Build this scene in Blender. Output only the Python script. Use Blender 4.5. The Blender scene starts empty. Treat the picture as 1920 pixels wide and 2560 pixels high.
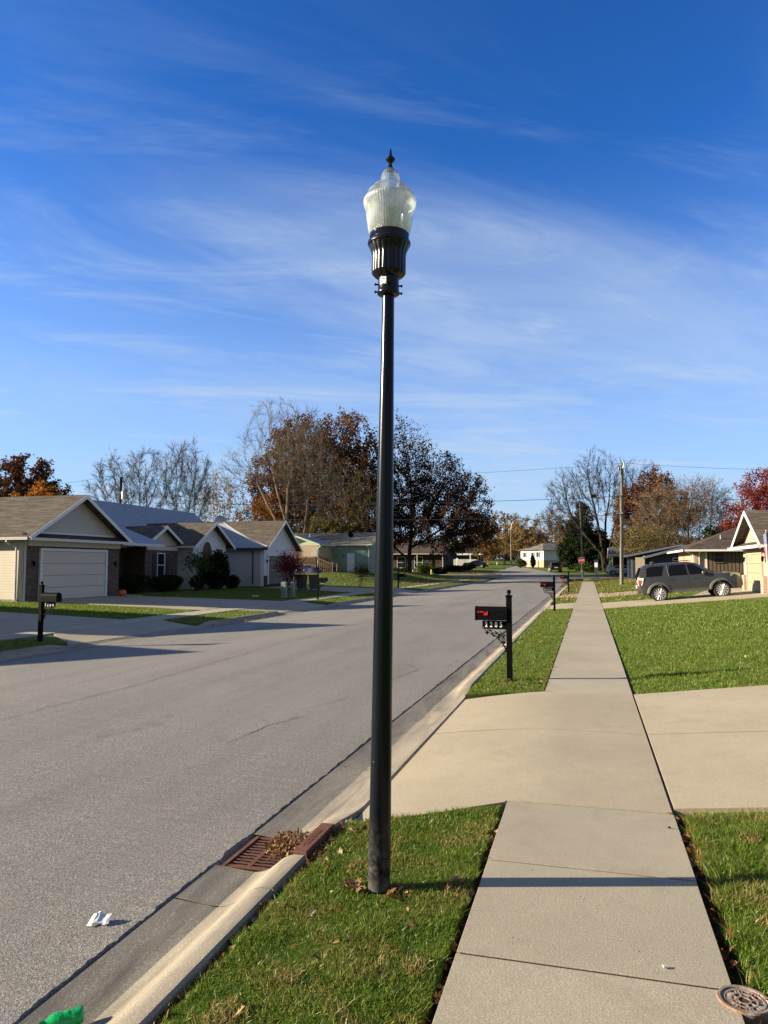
import bpy, bmesh, math, random
import numpy as np
from mathutils import Vector, Matrix
R = math.radians
sc = bpy.context.scene
COL = sc.collection
# ------------------------------------------------------------------ camera
CAM_H = 1.83
cd = bpy.data.cameras.new("camera")
cam = bpy.data.objects.new("camera", cd)
COL.objects.link(cam)
cam.location = (0, 0, CAM_H)
cam.rotation_euler = (R(90 + 4.1), 0, R(15.4))
cd.sensor_fit = 'VERTICAL'
cd.sensor_height = 36.0
cd.lens = 26.0
cd.clip_start = 0.05
cd.clip_end = 3000
sc.camera = cam
# ------------------------------------------------------------------ sun, sky, exposure
SUN_EL, SUN_X, SUN_Y = 18.0, -0.962, -0.274        # where the sun stands (unit vector on the ground)
sd = bpy.data.lights.new("sun", 'SUN')
sd.energy = 5.0
sd.angle = R(0.53)
sd.color = (1.0, 0.86, 0.635)
sun = bpy.data.objects.new("sun", sd)
COL.objects.link(sun)
ce = math.cos(R(SUN_EL))
sun.rotation_euler = Vector((SUN_X * ce, SUN_Y * ce, math.sin(R(SUN_EL)))).to_track_quat('Z', 'Y').to_euler()
w = bpy.data.worlds.new("World")
sc.world = w
w.use_nodes = True
wt = w.node_tree
wt.nodes.clear()
def wn(t, **k):
    n = wt.nodes.new(t)
    for a, b in k.items(): setattr(n, a, b)
    return n
wo = wn('ShaderNodeOutputWorld'); bg = wn('ShaderNodeBackground')
sky = wn('ShaderNodeTexSky', sky_type='NISHITA', sun_disc=False)
sky.sun_elevation = R(SUN_EL)
sky.sun_rotation = math.atan2(SUN_X, SUN_Y)
sky.altitude = 200; sky.air_density = 1.0; sky.dust_density = 0.35; sky.ozone_density = 3.2
def wm(op, a, b=None, c=None):
    n = wn('ShaderNodeMath', operation=op)
    for i, v in enumerate((a, b, c)):
        if v is None: continue
        if isinstance(v, (int, float)): n.inputs[i].default_value = v
        else: wt.links.new(v, n.inputs[i])
    return n.outputs[0]
gm = wn('ShaderNodeGamma'); gm.inputs[1].default_value = 1.35
wt.links.new(sky.outputs[0], gm.inputs[0])
hs = wn('ShaderNodeMix', data_type='RGBA', blend_type='MULTIPLY'); hs.inputs[0].default_value = 1.0
wt.links.new(gm.outputs[0], hs.inputs[6]); hs.inputs[7].default_value = (0.28, 0.69, 1.06, 1)
# thin cirrus: noise laid on a high flat layer
tc = wn('ShaderNodeTexCoord'); sx = wn('ShaderNodeSeparateXYZ')
wt.links.new(tc.outputs['Generated'], sx.inputs[0])
zc = wm('MAXIMUM', sx.outputs[2], 0.0)
zq = wm('ADD', zc, 0.10)
px = wm('DIVIDE', sx.outputs[0], zq); py = wm('DIVIDE', sx.outputs[1], zq)
cb = wn('ShaderNodeCombineXYZ'); wt.links.new(px, cb.inputs[0]); wt.links.new(py, cb.inputs[1])
def cirrus(rot, scl, loc, nscale, detail, dist, lo, hi, rough=.55):
    m0 = wn('ShaderNodeMapping'); m0.inputs['Rotation'].default_value = (0, 0, R(rot)); wt.links.new(cb.outputs[0], m0.inputs[0])
    mp = wn('ShaderNodeMapping'); mp.inputs['Scale'].default_value = scl; mp.inputs['Location'].default_value = loc
    wt.links.new(m0.outputs[0], mp.inputs[0])
    nz = wn('ShaderNodeTexNoise'); nz.inputs['Scale'].default_value = nscale
    nz.inputs['Detail'].default_value = detail; nz.inputs['Roughness'].default_value = rough
    nz.inputs['Distortion'].default_value = dist
    wt.links.new(mp.outputs[0], nz.inputs['Vector'])
    mr = wn('ShaderNodeMapRange'); mr.interpolation_type = 'SMOOTHSTEP'
    mr.inputs['From Min'].default_value = lo; mr.inputs['From Max'].default_value = hi
    wt.links.new(nz.outputs[0], mr.inputs[0])
    return mr.outputs[0]
c1 = cirrus(-48, (0.42, 0.95, 1), (0.9, 2.3, 0), 0.85, 6, 1.0, 0.42, 0.74, .62)
c2 = cirrus(-30, (0.55, 1.5, 1), (4.1, 0.2, 0), 1.2, 8, 1.5, 0.46, 0.76, .66)
c3 = cirrus(-40, (0.5, 0.9, 1), (8.0, 3.4, 0), 0.55, 3, 0.3, 0.34, 0.66)
cl = wm('MULTIPLY', wm('ADD', wm('MULTIPLY', c1, 0.62), wm('MULTIPLY', c2, 0.55)), wm('ADD', wm('MULTIPLY', c3, 0.85), 0.15))
hi_f = wn('ShaderNodeMapRange'); hi_f.inputs['From Min'].default_value = 0.22; hi_f.inputs['From Max'].default_value = 0.65
hi_f.inputs['To Min'].default_value = 1.0; hi_f.inputs['To Max'].default_value = 0.38
wt.links.new(zc, hi_f.inputs[0])
veil = wn('ShaderNodeMapRange'); veil.interpolation_type = 'SMOOTHSTEP'
veil.inputs['From Min'].default_value = -0.05; veil.inputs['From Max'].default_value = 0.52
veil.inputs['To Min'].default_value = 0.92; veil.inputs['To Max'].default_value = 0.0
wt.links.new(zc, veil.inputs[0])
cl = wm('MULTIPLY', cl, hi_f.outputs[0])
vl = wm('MULTIPLY', veil.outputs[0], wm('ADD', 0.90, wm('MULTIPLY', c2, 0.40)))
vl = wm('MINIMUM', vl, 0.97)
cl = wm('SUBTRACT', 1.0, wm('MULTIPLY', wm('SUBTRACT', 1.0, cl), wm('SUBTRACT', 1.0, vl)))
# grey cast added to the unseen sky behind the camera to shape fill light
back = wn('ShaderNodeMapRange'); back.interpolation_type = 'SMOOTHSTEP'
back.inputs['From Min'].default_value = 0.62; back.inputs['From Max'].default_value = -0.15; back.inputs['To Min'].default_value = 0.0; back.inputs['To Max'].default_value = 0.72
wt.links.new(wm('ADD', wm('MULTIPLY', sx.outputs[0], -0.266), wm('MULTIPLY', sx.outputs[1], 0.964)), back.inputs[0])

mx = wn('ShaderNodeMix', data_type='RGBA'); mx.blend_type = 'MIX'
wt.links.new(cl, mx.inputs[0]); wt.links.new(hs.outputs[2], mx.inputs[6])
mx.inputs[7].default_value = (3.9, 4.8, 6.0, 1)
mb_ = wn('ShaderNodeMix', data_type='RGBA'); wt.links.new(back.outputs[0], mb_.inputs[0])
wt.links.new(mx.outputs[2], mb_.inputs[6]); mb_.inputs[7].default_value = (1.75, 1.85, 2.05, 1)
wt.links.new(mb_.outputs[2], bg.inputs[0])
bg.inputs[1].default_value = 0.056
wt.links.new(bg.outputs[0], wo.inputs[0])
sc.view_settings.view_transform = 'Standard'
sc.view_settings.look = 'None'
sc.view_settings.exposure = 1.35
sc.view_settings.gamma = 1
sc.render.engine = 'CYCLES'
sc.cycles.use_denoising = True
sc.cycles.max_bounces = 6
sc.cycles.diffuse_bounces = 3
sc.cycles.transparent_max_bounces = 12
sc.cycles.sample_clamp_indirect = 6
# ------------------------------------------------------------------ helpers
rnd = random.Random(7)
def tag(o, label=None, cat=None, group=None, kind=None):
    if label: o['label'] = label
    if cat: o['category'] = cat
    if group: o['group'] = group
    if kind: o['kind'] = kind
    return o
def empty(name, loc=(0, 0, 0), rz=0.0, label=None, cat=None, group=None):
    o = bpy.data.objects.new(name, None); COL.objects.link(o)
    o.location = loc; o.rotation_euler = (0, 0, rz); o.empty_display_size = 0.2
    return tag(o, label, cat, group)
def root_loc(o):
    while o.parent: o = o.parent
    return Vector(o.location)
def finish(me, name, mat, parent, world, smooth=False):
    for m in (mat if isinstance(mat, (list, tuple)) else [mat]): me.materials.append(m)
    o = bpy.data.objects.new(name, me); COL.objects.link(o)
    if parent is not None:
        if world: me.transform(Matrix.Translation(-root_loc(parent)))
        o.parent = parent
    me.polygons.foreach_set('use_smooth', np.full(len(me.polygons), bool(smooth)))
    me.update()
    return o
class MB:
    def __init__(s): s.v = []; s.f = []; s.mi = []
    def add(s, vs, fs, mi=0):
        b = len(s.v); s.v += [tuple(v) for v in vs]
        for f in fs: s.f.append([b + i for i in f]); s.mi.append(mi)
        return s
    def box(s, x0, x1, y0, y1, z0, z1, mi=0):
        return s.add([(x0,y0,z0),(x1,y0,z0),(x1,y1,z0),(x0,y1,z0),(x0,y0,z1),(x1,y0,z1),(x1,y1,z1),(x0,y1,z1)],
                     [(3,2,1,0),(4,5,6,7),(0,1,5,4),(1,2,6,5),(2,3,7,6),(3,0,4,7)], mi)
    def cham(s, x0, x1, y0, y1, z0, z1, c, mi=0):
        vs = [(x0,y0,z0),(x1,y0,z0),(x1,y1,z0),(x0,y1,z0),(x0,y0,z1-c),(x1,y0,z1-c),(x1,y1,z1-c),(x0,y1,z1-c),
              (x0+c,y0+c,z1),(x1-c,y0+c,z1),(x1-c,y1-c,z1),(x0+c,y1-c,z1)]
        return s.add(vs, [(3,2,1,0),(8,9,10,11),(0,1,5,4),(1,2,6,5),(2,3,7,6),(3,0,4,7),(4,5,9,8),(5,6,10,9),(6,7,11,10),(7,4,8,11)], mi)
    def prism(s, poly, a, b, ax='x', mi=0):      # poly: points in the two other axes, extruded a..b along ax
        n = len(poly)
        def P(t, p): return {'x': (t, p[0], p[1]), 'y': (p[0], t, p[1]), 'z': (p[0], p[1], t)}[ax]
        return s.add([P(a, p) for p in poly] + [P(b, p) for p in poly],
                     [list(range(n))[::-1], list(range(n, 2 * n))] + [(i, (i + 1) % n, n + (i + 1) % n, n + i) for i in range(n)], mi)
    def tube(s, pts, r, k=8, mi=0, cap=True):
        pts = [Vector(p) for p in pts]; rs = r if isinstance(r, (list, tuple)) else [r] * len(pts)
        b = len(s.v); n = len(pts); up = Vector((0, 0, 1))
        for i, p in enumerate(pts):
            d = (pts[min(i + 1, n - 1)] - pts[max(i - 1, 0)]).normalized()
            a = d.cross(up)
            if a.length < 1e-3: a = d.cross(Vector((1, 0, 0)))
            a.normalize(); c = d.cross(a)
            for j in range(k):
                t = 2 * math.pi * j / k
                s.v.append(tuple(p + (a * math.cos(t) + c * math.sin(t)) * rs[i]))
        for i in range(n - 1):
            for j in range(k):
                s.f.append([b + i*k + j, b + i*k + (j+1) % k, b + (i+1)*k + (j+1) % k, b + (i+1)*k + j]); s.mi.append(mi)
        if cap:
            s.f.append([b + j for j in range(k)]); s.mi.append(mi)
            s.f.append([b + (n-1)*k + j for j in range(k)][::-1]); s.mi.append(mi)
        return s
    def lathe(s, prof, k=24, c=(0, 0, 0), mod=None, mi=0):   # prof: (r, z)
        b = len(s.v)
        for r, z in prof:
            for j in range(k):
                t = 2 * math.pi * j / k; rr = r * (mod(t, z) if mod else 1)
                s.v.append((c[0] + rr * math.cos(t), c[1] + rr * math.sin(t), c[2] + z))
        for i in range(len(prof) - 1):
            for j in range(k):
                s.f.append([b + i*k + j, b + i*k + (j+1) % k, b + (i+1)*k + (j+1) % k, b + (i+1)*k + j]); s.mi.append(mi)
        return s
    def build(s, name, mat, parent=None, world=True, smooth=False):
        me = bpy.data.meshes.new(name); me.from_pydata(s.v, [], s.f)
        me.polygons.foreach_set('material_index', s.mi)
        return finish(me, name, mat, parent, world, smooth)
def auto_smooth(o, deg=35):
    me = o.data; me.polygons.foreach_set('use_smooth', [True] * len(me.polygons))
    me.set_sharp_from_angle(angle=R(deg)); return o
def np_mesh(name, V, F, mat, parent=None, world=True, smooth=False, mi=None):
    V = np.asarray(V, dtype=np.float32); F = np.asarray(F, dtype=np.int32)
    me = bpy.data.meshes.new(name); n, k = F.shape
    me.vertices.add(len(V)); me.vertices.foreach_set('co', V.ravel())
    me.loops.add(n * k); me.loops.foreach_set('vertex_index', F.ravel())
    me.polygons.add(n); me.polygons.foreach_set('loop_start', np.arange(0, n * k, k, dtype=np.int32))
    me.polygons.foreach_set('loop_total', np.full(n, k, dtype=np.int32))
    if mi is not None: me.polygons.foreach_set('material_index', mi.astype(np.int32))
    me.update(calc_edges=True)
    return finish(me, name, mat, parent, world, smooth)
def copy_tree(o, parent=None):
    c = o.copy(); COL.objects.link(c)
    if parent is not None: c.parent = parent
    for ch in list(o.children): copy_tree(ch, c)
    return c
_glyph = {}
def text(name, s, mat, parent, loc, rot, size, extrude=0.002, offset=0.0, sx=1.0, align='CENTER'):
    key = (s, size, extrude, offset)
    if key not in _glyph:
        cu = bpy.data.curves.new(name, 'FONT'); cu.body = s; cu.size = size; cu.extrude = extrude; cu.offset = offset
        cu.align_x = align; cu.align_y = 'CENTER'
        t_ = bpy.data.objects.new('glyph', cu); COL.objects.link(t_)
        _glyph[key] = bpy.data.meshes.new_from_object(t_.evaluated_get(bpy.context.evaluated_depsgraph_get()))
        bpy.data.objects.remove(t_); _glyph[key].materials.clear(); _glyph[key].materials.append(mat)
    o = bpy.data.objects.new(name, _glyph[key].copy()); COL.objects.link(o); o.parent = parent
    o.location = loc; o.rotation_euler = rot; o.scale = (sx, 1, 1)
    return o
def spot(ratio, depth):      # ground point seen at a sideways slope from the street corner, at a depth
    c, s = math.cos(R(15.4)), math.sin(R(15.4))
    return (depth * (ratio * c - s), depth * (ratio * s + c))
# ------------------------------------------------------------------ materials
class NT:
    def __init__(s, name):
        s.m = bpy.data.materials.new(name); s.m.use_nodes = True; s.t = s.m.node_tree; s.t.nodes.clear()
        s.out = s.t.nodes.new('ShaderNodeOutputMaterial')
    def n(s, t, ins=None, **k):
        x = s.t.nodes.new(t)
        for a, b in k.items(): setattr(x, a, b)
        for a, b in (ins or {}).items(): s.set(x.inputs[a], b)
        return x
    def set(s, i, v):
        if hasattr(v, 'is_linked') or hasattr(v, 'links'): s.t.links.new(v, i)
        else: i.default_value = v
    def coord(s, scale=(1, 1, 1), rot=(0, 0, 0), loc=(0, 0, 0), which='Object'):
        tc = s.n('ShaderNodeTexCoord'); mp = s.n('ShaderNodeMapping', {0: tc.outputs[which]})
        mp.inputs['Scale'].default_value = scale; mp.inputs['Rotation'].default_value = rot; mp.inputs['Location'].default_value = loc
        return mp.outputs[0]
    def noise(s, vec, scale, detail=4, rough=.55, dist=0):
        return s.n('ShaderNodeTexNoise', {'Vector': vec, 'Scale': scale, 'Detail': detail, 'Roughness': rough, 'Distortion': dist}).outputs[0]
    def rng(s, v, a, b, c=0.0, d=1.0):
        return s.n('ShaderNodeMapRange', {0: v, 1: a, 2: b, 3: c, 4: d}, clamp=True).outputs[0]
    def math(s, op, a, b=None):
        x = s.n('ShaderNodeMath', operation=op); s.set(x.inputs[0], a)
        if b is not None: s.set(x.inputs[1], b)
        return x.outputs[0]
    def mix(s, f, a, b, mode='MIX'):
        x = s.n('ShaderNodeMix', data_type='RGBA', blend_type=mode); s.set(x.inputs[0], f)
        for i, v in ((6, a), (7, b)):
            if isinstance(v, tuple) and len(v) == 3: v = (*v, 1)
            s.set(x.inputs[i], v)
        return x.outputs[2]
    def ramp(s, f, stops):
        x = s.n('ShaderNodeValToRGB', {0: f}); el = x.color_ramp.elements
        while len(el) < len(stops): el.new(0.5)
        for e, (p, c) in zip(el, stops): e.position = p; e.color = (*c, 1)
        return x.outputs[0]
    def bump(s, h, strength=.5, dist=.01, normal=None):
        ins = {'Height': h, 'Strength': strength, 'Distance': dist}
        if normal is not None: ins['Normal'] = normal
        return s.n('ShaderNodeBump', ins).outputs[0]
    def principled(s, col, rough=.7, metal=0.0, spec=.5, normal=None, **k):
        if isinstance(col, tuple) and len(col) == 3: col = (*col, 1)
        p = s.n('ShaderNodeBsdfPrincipled', {'Base Color': col, 'Roughness': rough, 'Metallic': metal, 'Specular IOR Level': spec})
        if normal is not None: s.set(p.inputs['Normal'], normal)
        for a, b in k.items(): s.set(p.inputs[a.replace('_', ' ')], b)
        s.t.links.new(p.outputs[0], s.out.inputs[0]); return p
def plain(name, col, rough=.6, metal=0.0, spec=.5, var=.12, vs=6.0, bump=0.0, bs=60.0, **k):
    t = NT(name); c = t.coord()
    n = t.noise(c, vs, 5)
    f = t.rng(n, .3, .7)
    cc = t.mix(f, tuple(x * (1 - var) for x in col), tuple(min(1, x * (1 + var)) for x in col))
    nb = t.bump(t.noise(c, bs, 3), bump, .01) if bump else None
    rr = t.rng(n, .3, .7, max(0, rough - .06), min(1, rough + .06))
    t.principled(cc, rr, metal, spec, nb, **k)
    return t.m
# ---- pavement, road
def concrete(name, base, warm=1.0, streak=False, stain=0.0):
    t = NT(name); c = t.coord()
    isl = t.n('ShaderNodeNewGeometry').outputs['Random Per Island']
    big = t.noise(c, .55, 5, .6); mid = t.noise(c, 5, 6, .65); fine = t.noise(c, 95, 4, .75)
    col = t.mix(t.rng(big, .35, .68), tuple(x * .84 for x in base), tuple(x * 1.08 for x in base))
    col = t.mix(t.rng(mid, .3, .75, 0, .45), col, tuple(x * .72 for x in base))
    spk = t.n('ShaderNodeTexVoronoi', {'Vector': c, 'Scale': 130.0}).outputs['Distance']
    col = t.mix(t.rng(spk, .10, .42, .65, 0), col, (.15, .13, .105))
    col = t.mix(t.rng(fine, .5, .68, 0, .6), col, (.66, .58, .45))
    col = t.mix(t.rng(isl, 0, 1, 0, .22), col, tuple(x * .62 for x in base))
    blot = t.noise(t.coord(loc=(5, 2, 0)), 1.7, 6, .75, .8)
    col = t.mix(t.rng(blot, .54, .66, 0, .28), col, tuple(x * .58 for x in base))
    if streak:      # broom lines
        br = t.noise(t.coord(scale=(160, 3, 1)), 1.0, 3)
        col = t.mix(t.rng(br, .35, .7, 0, .16), col, tuple(x * .55 for x in base))
    if stain:
        st = t.noise(t.coord(scale=(6, .8, 1)), 1.0, 6, .65, .6)
        col = t.mix(t.rng(st, .42, .68, 0, stain), col, (.085, .075, .062))
    h = t.math('ADD', t.math('MULTIPLY', fine, .6), t.math('MULTIPLY', mid, .5))
    t.principled(col, .88, 0, .3, t.bump(h, .6, .006))
    return t.m
MAT = {}
MAT['walk'] = concrete('sidewalk_concrete', (.405, .355, .258))
MAT['drive'] = concrete('driveway_concrete', (.425, .36, .25), streak=True)
MAT['kerb'] = concrete('kerb_concrete', (.345, .30, .225), stain=.6)
MAT['gutter'] = concrete('gutter_concrete', (.215, .195, .16), stain=.8)
def asphalt():
    t = NT('asphalt'); c = t.coord()
    n1 = t.noise(c, 105, 2, .8); n2 = t.noise(t.coord(loc=(3, 7, 1)), 78, 3, .75)
    vo = t.n('ShaderNodeTexVoronoi', {'Vector': c, 'Scale': 90.0})
    rnd_c = t.n('ShaderNodeSeparateColor', {0: vo.outputs['Color']}).outputs[0]
    col = t.ramp(rnd_c, [(0, (.153, .145, .128)), (.5, (.222, .211, .188)), (.9, (.286, .272, .242)), (1, (.40, .365, .31))])
    col = t.mix(t.rng(n1, .48, .62, 0, .85), col, (.060, .056, .050))
    col = t.mix(t.rng(n2, .53, .64, 0, .95), col, (.48, .44, .38))
    big = t.noise(c, .25, 5, .6); st = t.noise(t.coord(scale=(1.4, .12, 1)), 1.0, 5, .6)
    col = t.mix(t.rng(big, .3, .7, .0, .35), col, (.335, .312, .265))
    col = t.mix(t.rng(st, .45, .7, .0, .34), col, (.14, .128, .108))
    oil = t.noise(t.coord(scale=(1, .35, 1)), 1.6, 4, .7)
    col = t.mix(t.rng(oil, .62, .74, 0, .35), col, (.085, .08, .07))
    h = t.math('ADD', t.math('MULTIPLY', n1, -1.0), t.math('MULTIPLY', n2, .8))
    t.principled(col, .86, 0, .3, t.bump(h, .7, .009))
    return t.m
MAT['asphalt'] = asphalt()
MAT['seal'] = plain('joint_filler', (.018, .017, .016), .9, var=.4)
def soil_grass():
    t = NT('lawn_ground'); c = t.coord()
    n1 = t.noise(c, .35, 5, .6); n2 = t.noise(c, 3.2, 5, .65); n3 = t.noise(c, 42, 4, .75); n4 = t.noise(c, 11, 3, .7)
    col = t.ramp(n3, [(.2, (.016, .028, .006)), (.45, (.075, .120, .014)), (.62, (.13, .18, .024)), (.85, (.17, .18, .05))])
    col = t.mix(t.rng(n1, .4, .72, 0, .35), col, (.13, .125, .036))
    col = t.mix(t.rng(n2, .58, .78, 0, .35), col, (.20, .15, .055))
    col = t.mix(t.rng(n4, .68, .8, 0, .5), col, (.36, .25, .11))
    t.principled(col, .95, 0, .15, t.bump(t.math('ADD', n3, n4), .9, .03))
    return t.m
MAT['lawn'] = soil_grass()
MAT['soil'] = plain('dark_soil', (.030, .022, .014), .95, spec=.03, var=.4, vs=30, bump=.5, bs=60)
MAT['turf'] = plain('turf_base', (.050, .085, .012), .95, spec=.03, var=.4, vs=30, bump=.5, bs=60)
def blade_mat(name, stops, dead=.5):
    t = NT(name)
    geo = t.n('ShaderNodeNewGeometry')
    rp = geo.outputs['Random Per Island']
    col = t.ramp(rp, stops)
    c = t.coord()
    d = t.noise(c, 1.9, 4, .6); d2 = t.noise(c, 7, 3, .6)
    f = t.math('MULTIPLY', t.rng(t.math('ADD', d, t.math('MULTIPLY', d2, .25)), .60, .76, 0, 1.0), dead)
    dm = t.ramp(rp, [(0, (.20, .12, .045)), (.5, (.36, .24, .10)), (1, (.50, .38, .17))])
    f2 = t.math('MULTIPLY', f, t.rng(t.math('FRACT', t.math('MULTIPLY', rp, 17.3)), .35, .45))
    col = t.mix(f2, col, dm)
    df = t.n('ShaderNodeBsdfDiffuse', {'Color': col}); tr = t.n('ShaderNodeBsdfTranslucent', {'Color': t.mix(.35, col, (.30, .40, .05))})
    gl = t.n('ShaderNodeBsdfGlossy', {'Color': (.9, .9, .8, 1), 'Roughness': .38})
    m1 = t.n('ShaderNodeMixShader', {0: .34, 1: df.outputs[0], 2: tr.outputs[0]})
    m2 = t.n('ShaderNodeMixShader', {0: .05, 1: m1.outputs[0], 2: gl.outputs[0]})
    m2.inputs[0].default_value = .018
    t.t.links.new(m2.outputs[0], t.out.inputs[0]); return t.m
GR = [(0, (.034, .068, .007)), (.35, (.075, .142, .014)), (.68, (.135, .215, .024)), (.90, (.21, .27, .045)), (.96, (.27, .26, .09)), (1, (.42, .35, .16))]
MAT['blade'] = blade_mat('grass_blade', GR, .9)
MAT['blade_far'] = blade_mat('grass_blade_far', GR, .30)
def leaf_mat(name, stops, trans=.35, stops2=None, nscale=.35, split=(.42, .58)):
    t = NT(name); rp = t.n('ShaderNodeNewGeometry').outputs['Random Per Island']
    col = t.ramp(rp, stops)
    if stops2:
        n = t.noise(t.coord(), nscale, 3, .6)
        col = t.mix(t.rng(n, *split), col, t.ramp(rp, stops2))
    df = t.n('ShaderNodeBsdfDiffuse', {'Color': col}); tr = t.n('ShaderNodeBsdfTranslucent', {'Color': col})
    m1 = t.n('ShaderNodeMixShader', {0: trans, 1: df.outputs[0], 2: tr.outputs[0]})
    t.t.links.new(m1.outputs[0], t.out.inputs[0]); return t.m
def bark(name, a, b):
    t = NT(name); n = t.noise(t.coord(scale=(1, 1, .25)), 9, 5, .7)
    t.principled(t.mix(t.rng(n, .3, .7), a, b), .95, 0, .1, t.bump(n, .6, .03)); return t.m
MAT['bark'] = bark('bark_grey', (.065, .052, .040), (.135, .112, .088))
MAT['bark_mid'] = bark('bark_sunlit', (.12, .095, .070), (.23, .19, .145))  # lighter bark with the sun's brightness put into its colour
MAT['bark_dark'] = bark('bark_dark', (.028, .022, .018), (.062, .050, .040))
MAT['twig_tan'] = bark('bark_tan', (.12, .085, .055), (.21, .155, .105))
# ---- buildings
def siding(name, col, pitch=.115, gloss=.5):
    t = NT(name); tc = t.n('ShaderNodeTexCoord'); s = t.n('ShaderNodeSeparateXYZ', {0: tc.outputs['Object']})
    fz = t.math('FRACT', t.math('DIVIDE', s.outputs[2], pitch))
    line = t.rng(fz, 0, .10, .55, 1.0)
    n = t.noise(tc.outputs['Object'], 1.2, 4)
    c = t.mix(t.rng(n, .3, .7), tuple(x * .93 for x in col), tuple(min(1, x * 1.05) for x in col))
    c = t.mix(line, tuple(x * .45 for x in col), c)
    t.principled(c, gloss, 0, .4, t.bump(t.math('SUBTRACT', 1.0, fz), 1.0, .018)); return t.m
def brick(name, c1, c2, mortar, axis='y', scale=1.0, bw=.21, bh=.07):
    t = NT(name); tc = t.n('ShaderNodeTexCoord'); s = t.n('ShaderNodeSeparateXYZ', {0: tc.outputs['Object']})
    u = t.math('ADD', s.outputs[0], s.outputs[1])
    v = t.n('ShaderNodeCombineXYZ', {0: u, 1: s.outputs[2], 2: 0.0}).outputs[0]
    b = t.n('ShaderNodeTexBrick', {'Vector': v, 'Color1': (*c1, 1), 'Color2': (*c2, 1), 'Mortar': (*mortar, 1), 'Scale': 1.0,
            'Mortar Size': .008, 'Brick Width': bw, 'Row Height': bh, 'Bias': -.1})
    n = t.noise(tc.outputs['Object'], 9, 4, .7)
    c = t.mix(t.rng(n, .35, .7, 0, .55), b.outputs[0], tuple(x * .4 for x in c1))
    t.principled(c, .9, 0, .2, t.bump(t.math('SUBTRACT', 1.0, b.outputs[1]), .5, .01)); return t.m
def shingle(name, a, b, axis, course=.055):      # courses follow height; tabs run along the ridge
    t = NT(name); tc = t.n('ShaderNodeTexCoord'); s = t.n('ShaderNodeSeparateXYZ', {0: tc.outputs['Object']})
    v = t.n('ShaderNodeCombineXYZ', {0: s.outputs[0 if axis == 'x' else 1], 1: s.outputs[2], 2: 0.0}).outputs[0]
    br = t.n('ShaderNodeTexBrick', {'Vector': v, 'Color1': (*a, 1), 'Color2': (*b, 1), 'Mortar': (*[x * .35 for x in a], 1),
             'Scale': 1.0, 'Mortar Size': .006, 'Brick Width': .30, 'Row Height': course, 'Bias': 0.0})
    n = t.noise(v, 2.2, 5, .7); n2 = t.noise(t.coord(scale=(1.2, 1.2, 26)), 1.0, 4, .7)
    c = t.mix(t.rng(n, .3, .7, 0, .5), br.outputs[0], tuple(x * .62 for x in a))
    c = t.mix(t.rng(n2, .45, .62, 0, .6), c, tuple(min(1, x * 1.45) for x in b))
    c = t.mix(t.rng(n2, .32, .45, .6, 0), c, tuple(x * .5 for x in a))
    t.principled(c, .92, 0, .2, t.bump(t.math('SUBTRACT', 1.0, br.outputs[1]), .6, .015)); return t.m
MAT['sh_x'] = shingle('shingle_brown', (.088, .072, .056), (.135, .112, .088), 'x')
MAT['sh_y'] = shingle('shingle_brown_street', (.125, .098, .072), (.19, .150, .112), 'y')
MAT['frost'] = plain('frosted_shingle', (.27, .30, .34), .8, var=.12, vs=3, bump=.3, bs=40)
MAT['frost_white'] = plain('frost', (.42, .43, .44), .6, var=.08, vs=20)
MAT['sh_grey'] = shingle('shingle_grey', (.13, .125, .105), (.20, .19, .165), 'x')
MAT['sh_dark'] = shingle('shingle_dark', (.062, .044, .036), (.10, .072, .058), 'x')
MAT['sh_blue'] = shingle('shingle_slate', (.08, .09, .11), (.13, .145, .17), 'x')
MAT['side_tan'] = siding('siding_tan', (.50, .44, .34))
MAT['side_cream'] = siding('siding_cream', (.43, .36, .27))
MAT['side_white'] = siding('siding_white', (.66, .66, .64))
MAT['side_grey'] = siding('siding_grey', (.44, .44, .43))
MAT['side_green'] = siding('siding_green', (.21, .34, .29), .2)
MAT['stucco_green'] = plain('painted_green_wall', (.22, .32, .25), .8, var=.06, vs=1.5, bump=.15)
MAT['stucco_tan'] = plain('painted_tan_wall', (.42, .33, .22), .8, var=.06, vs=1.5, bump=.15)
MAT['board_green'] = plain('pale_green_board', (.50, .56, .40), .7, var=.05)
MAT['brick'] = brick('brick_mottled', (.085, .050, .035), (.20, .13, .095), (.22, .18, .15))
MAT['brick_dark'] = brick('brick_dark', (.05, .037, .031), (.09, .064, .052), (.09, .083, .075))
MAT['brick_tan'] = brick('brick_tan', (.42, .27, .17), (.55, .39, .26), (.50, .44, .36))
MAT['brick_pink'] = brick('brick_pale', (.38, .25, .19), (.46, .32, .25), (.60, .53, .46))
MAT['trim'] = plain('trim_white', (.72, .71, .68), .45, var=.04)
MAT['trim_tan'] = plain('trim_tan', (.55, .50, .42), .5, var=.05)
MAT['gutter_metal'] = plain('gutter_metal', (.60, .57, .51), .35, var=.05)
MAT['soffit'] = plain('soffit', (.42, .40, .36), .6, var=.05)
MAT['gdoor'] = plain('garage_door_tan', (.62, .53, .42), .5, var=.03)
MAT['gdoor_cream'] = plain('garage_door_cream', (.38, .315, .205), .5, var=.03)
MAT['gdoor_dark'] = plain('garage_door_taupe', (.13, .115, .10), .6, var=.05)
MAT['door_white'] = plain('door_white', (.70, .72, .74), .4, var=.03)
MAT['shutter'] = plain('shutter_dark', (.02, .024, .028), .5)
MAT['glass'] = plain('window_glass', (.020, .026, .030), .06, spec=.45, var=.3, vs=.8)
MAT['dark'] = plain('near_black_and_shade', (.012, .011, .010), .9)  # near-black for car parts and seams; also painted shade in the drain
MAT['wood'] = plain('deck_wood', (.22, .135, .075), .8, var=.2, vs=9)
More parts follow.
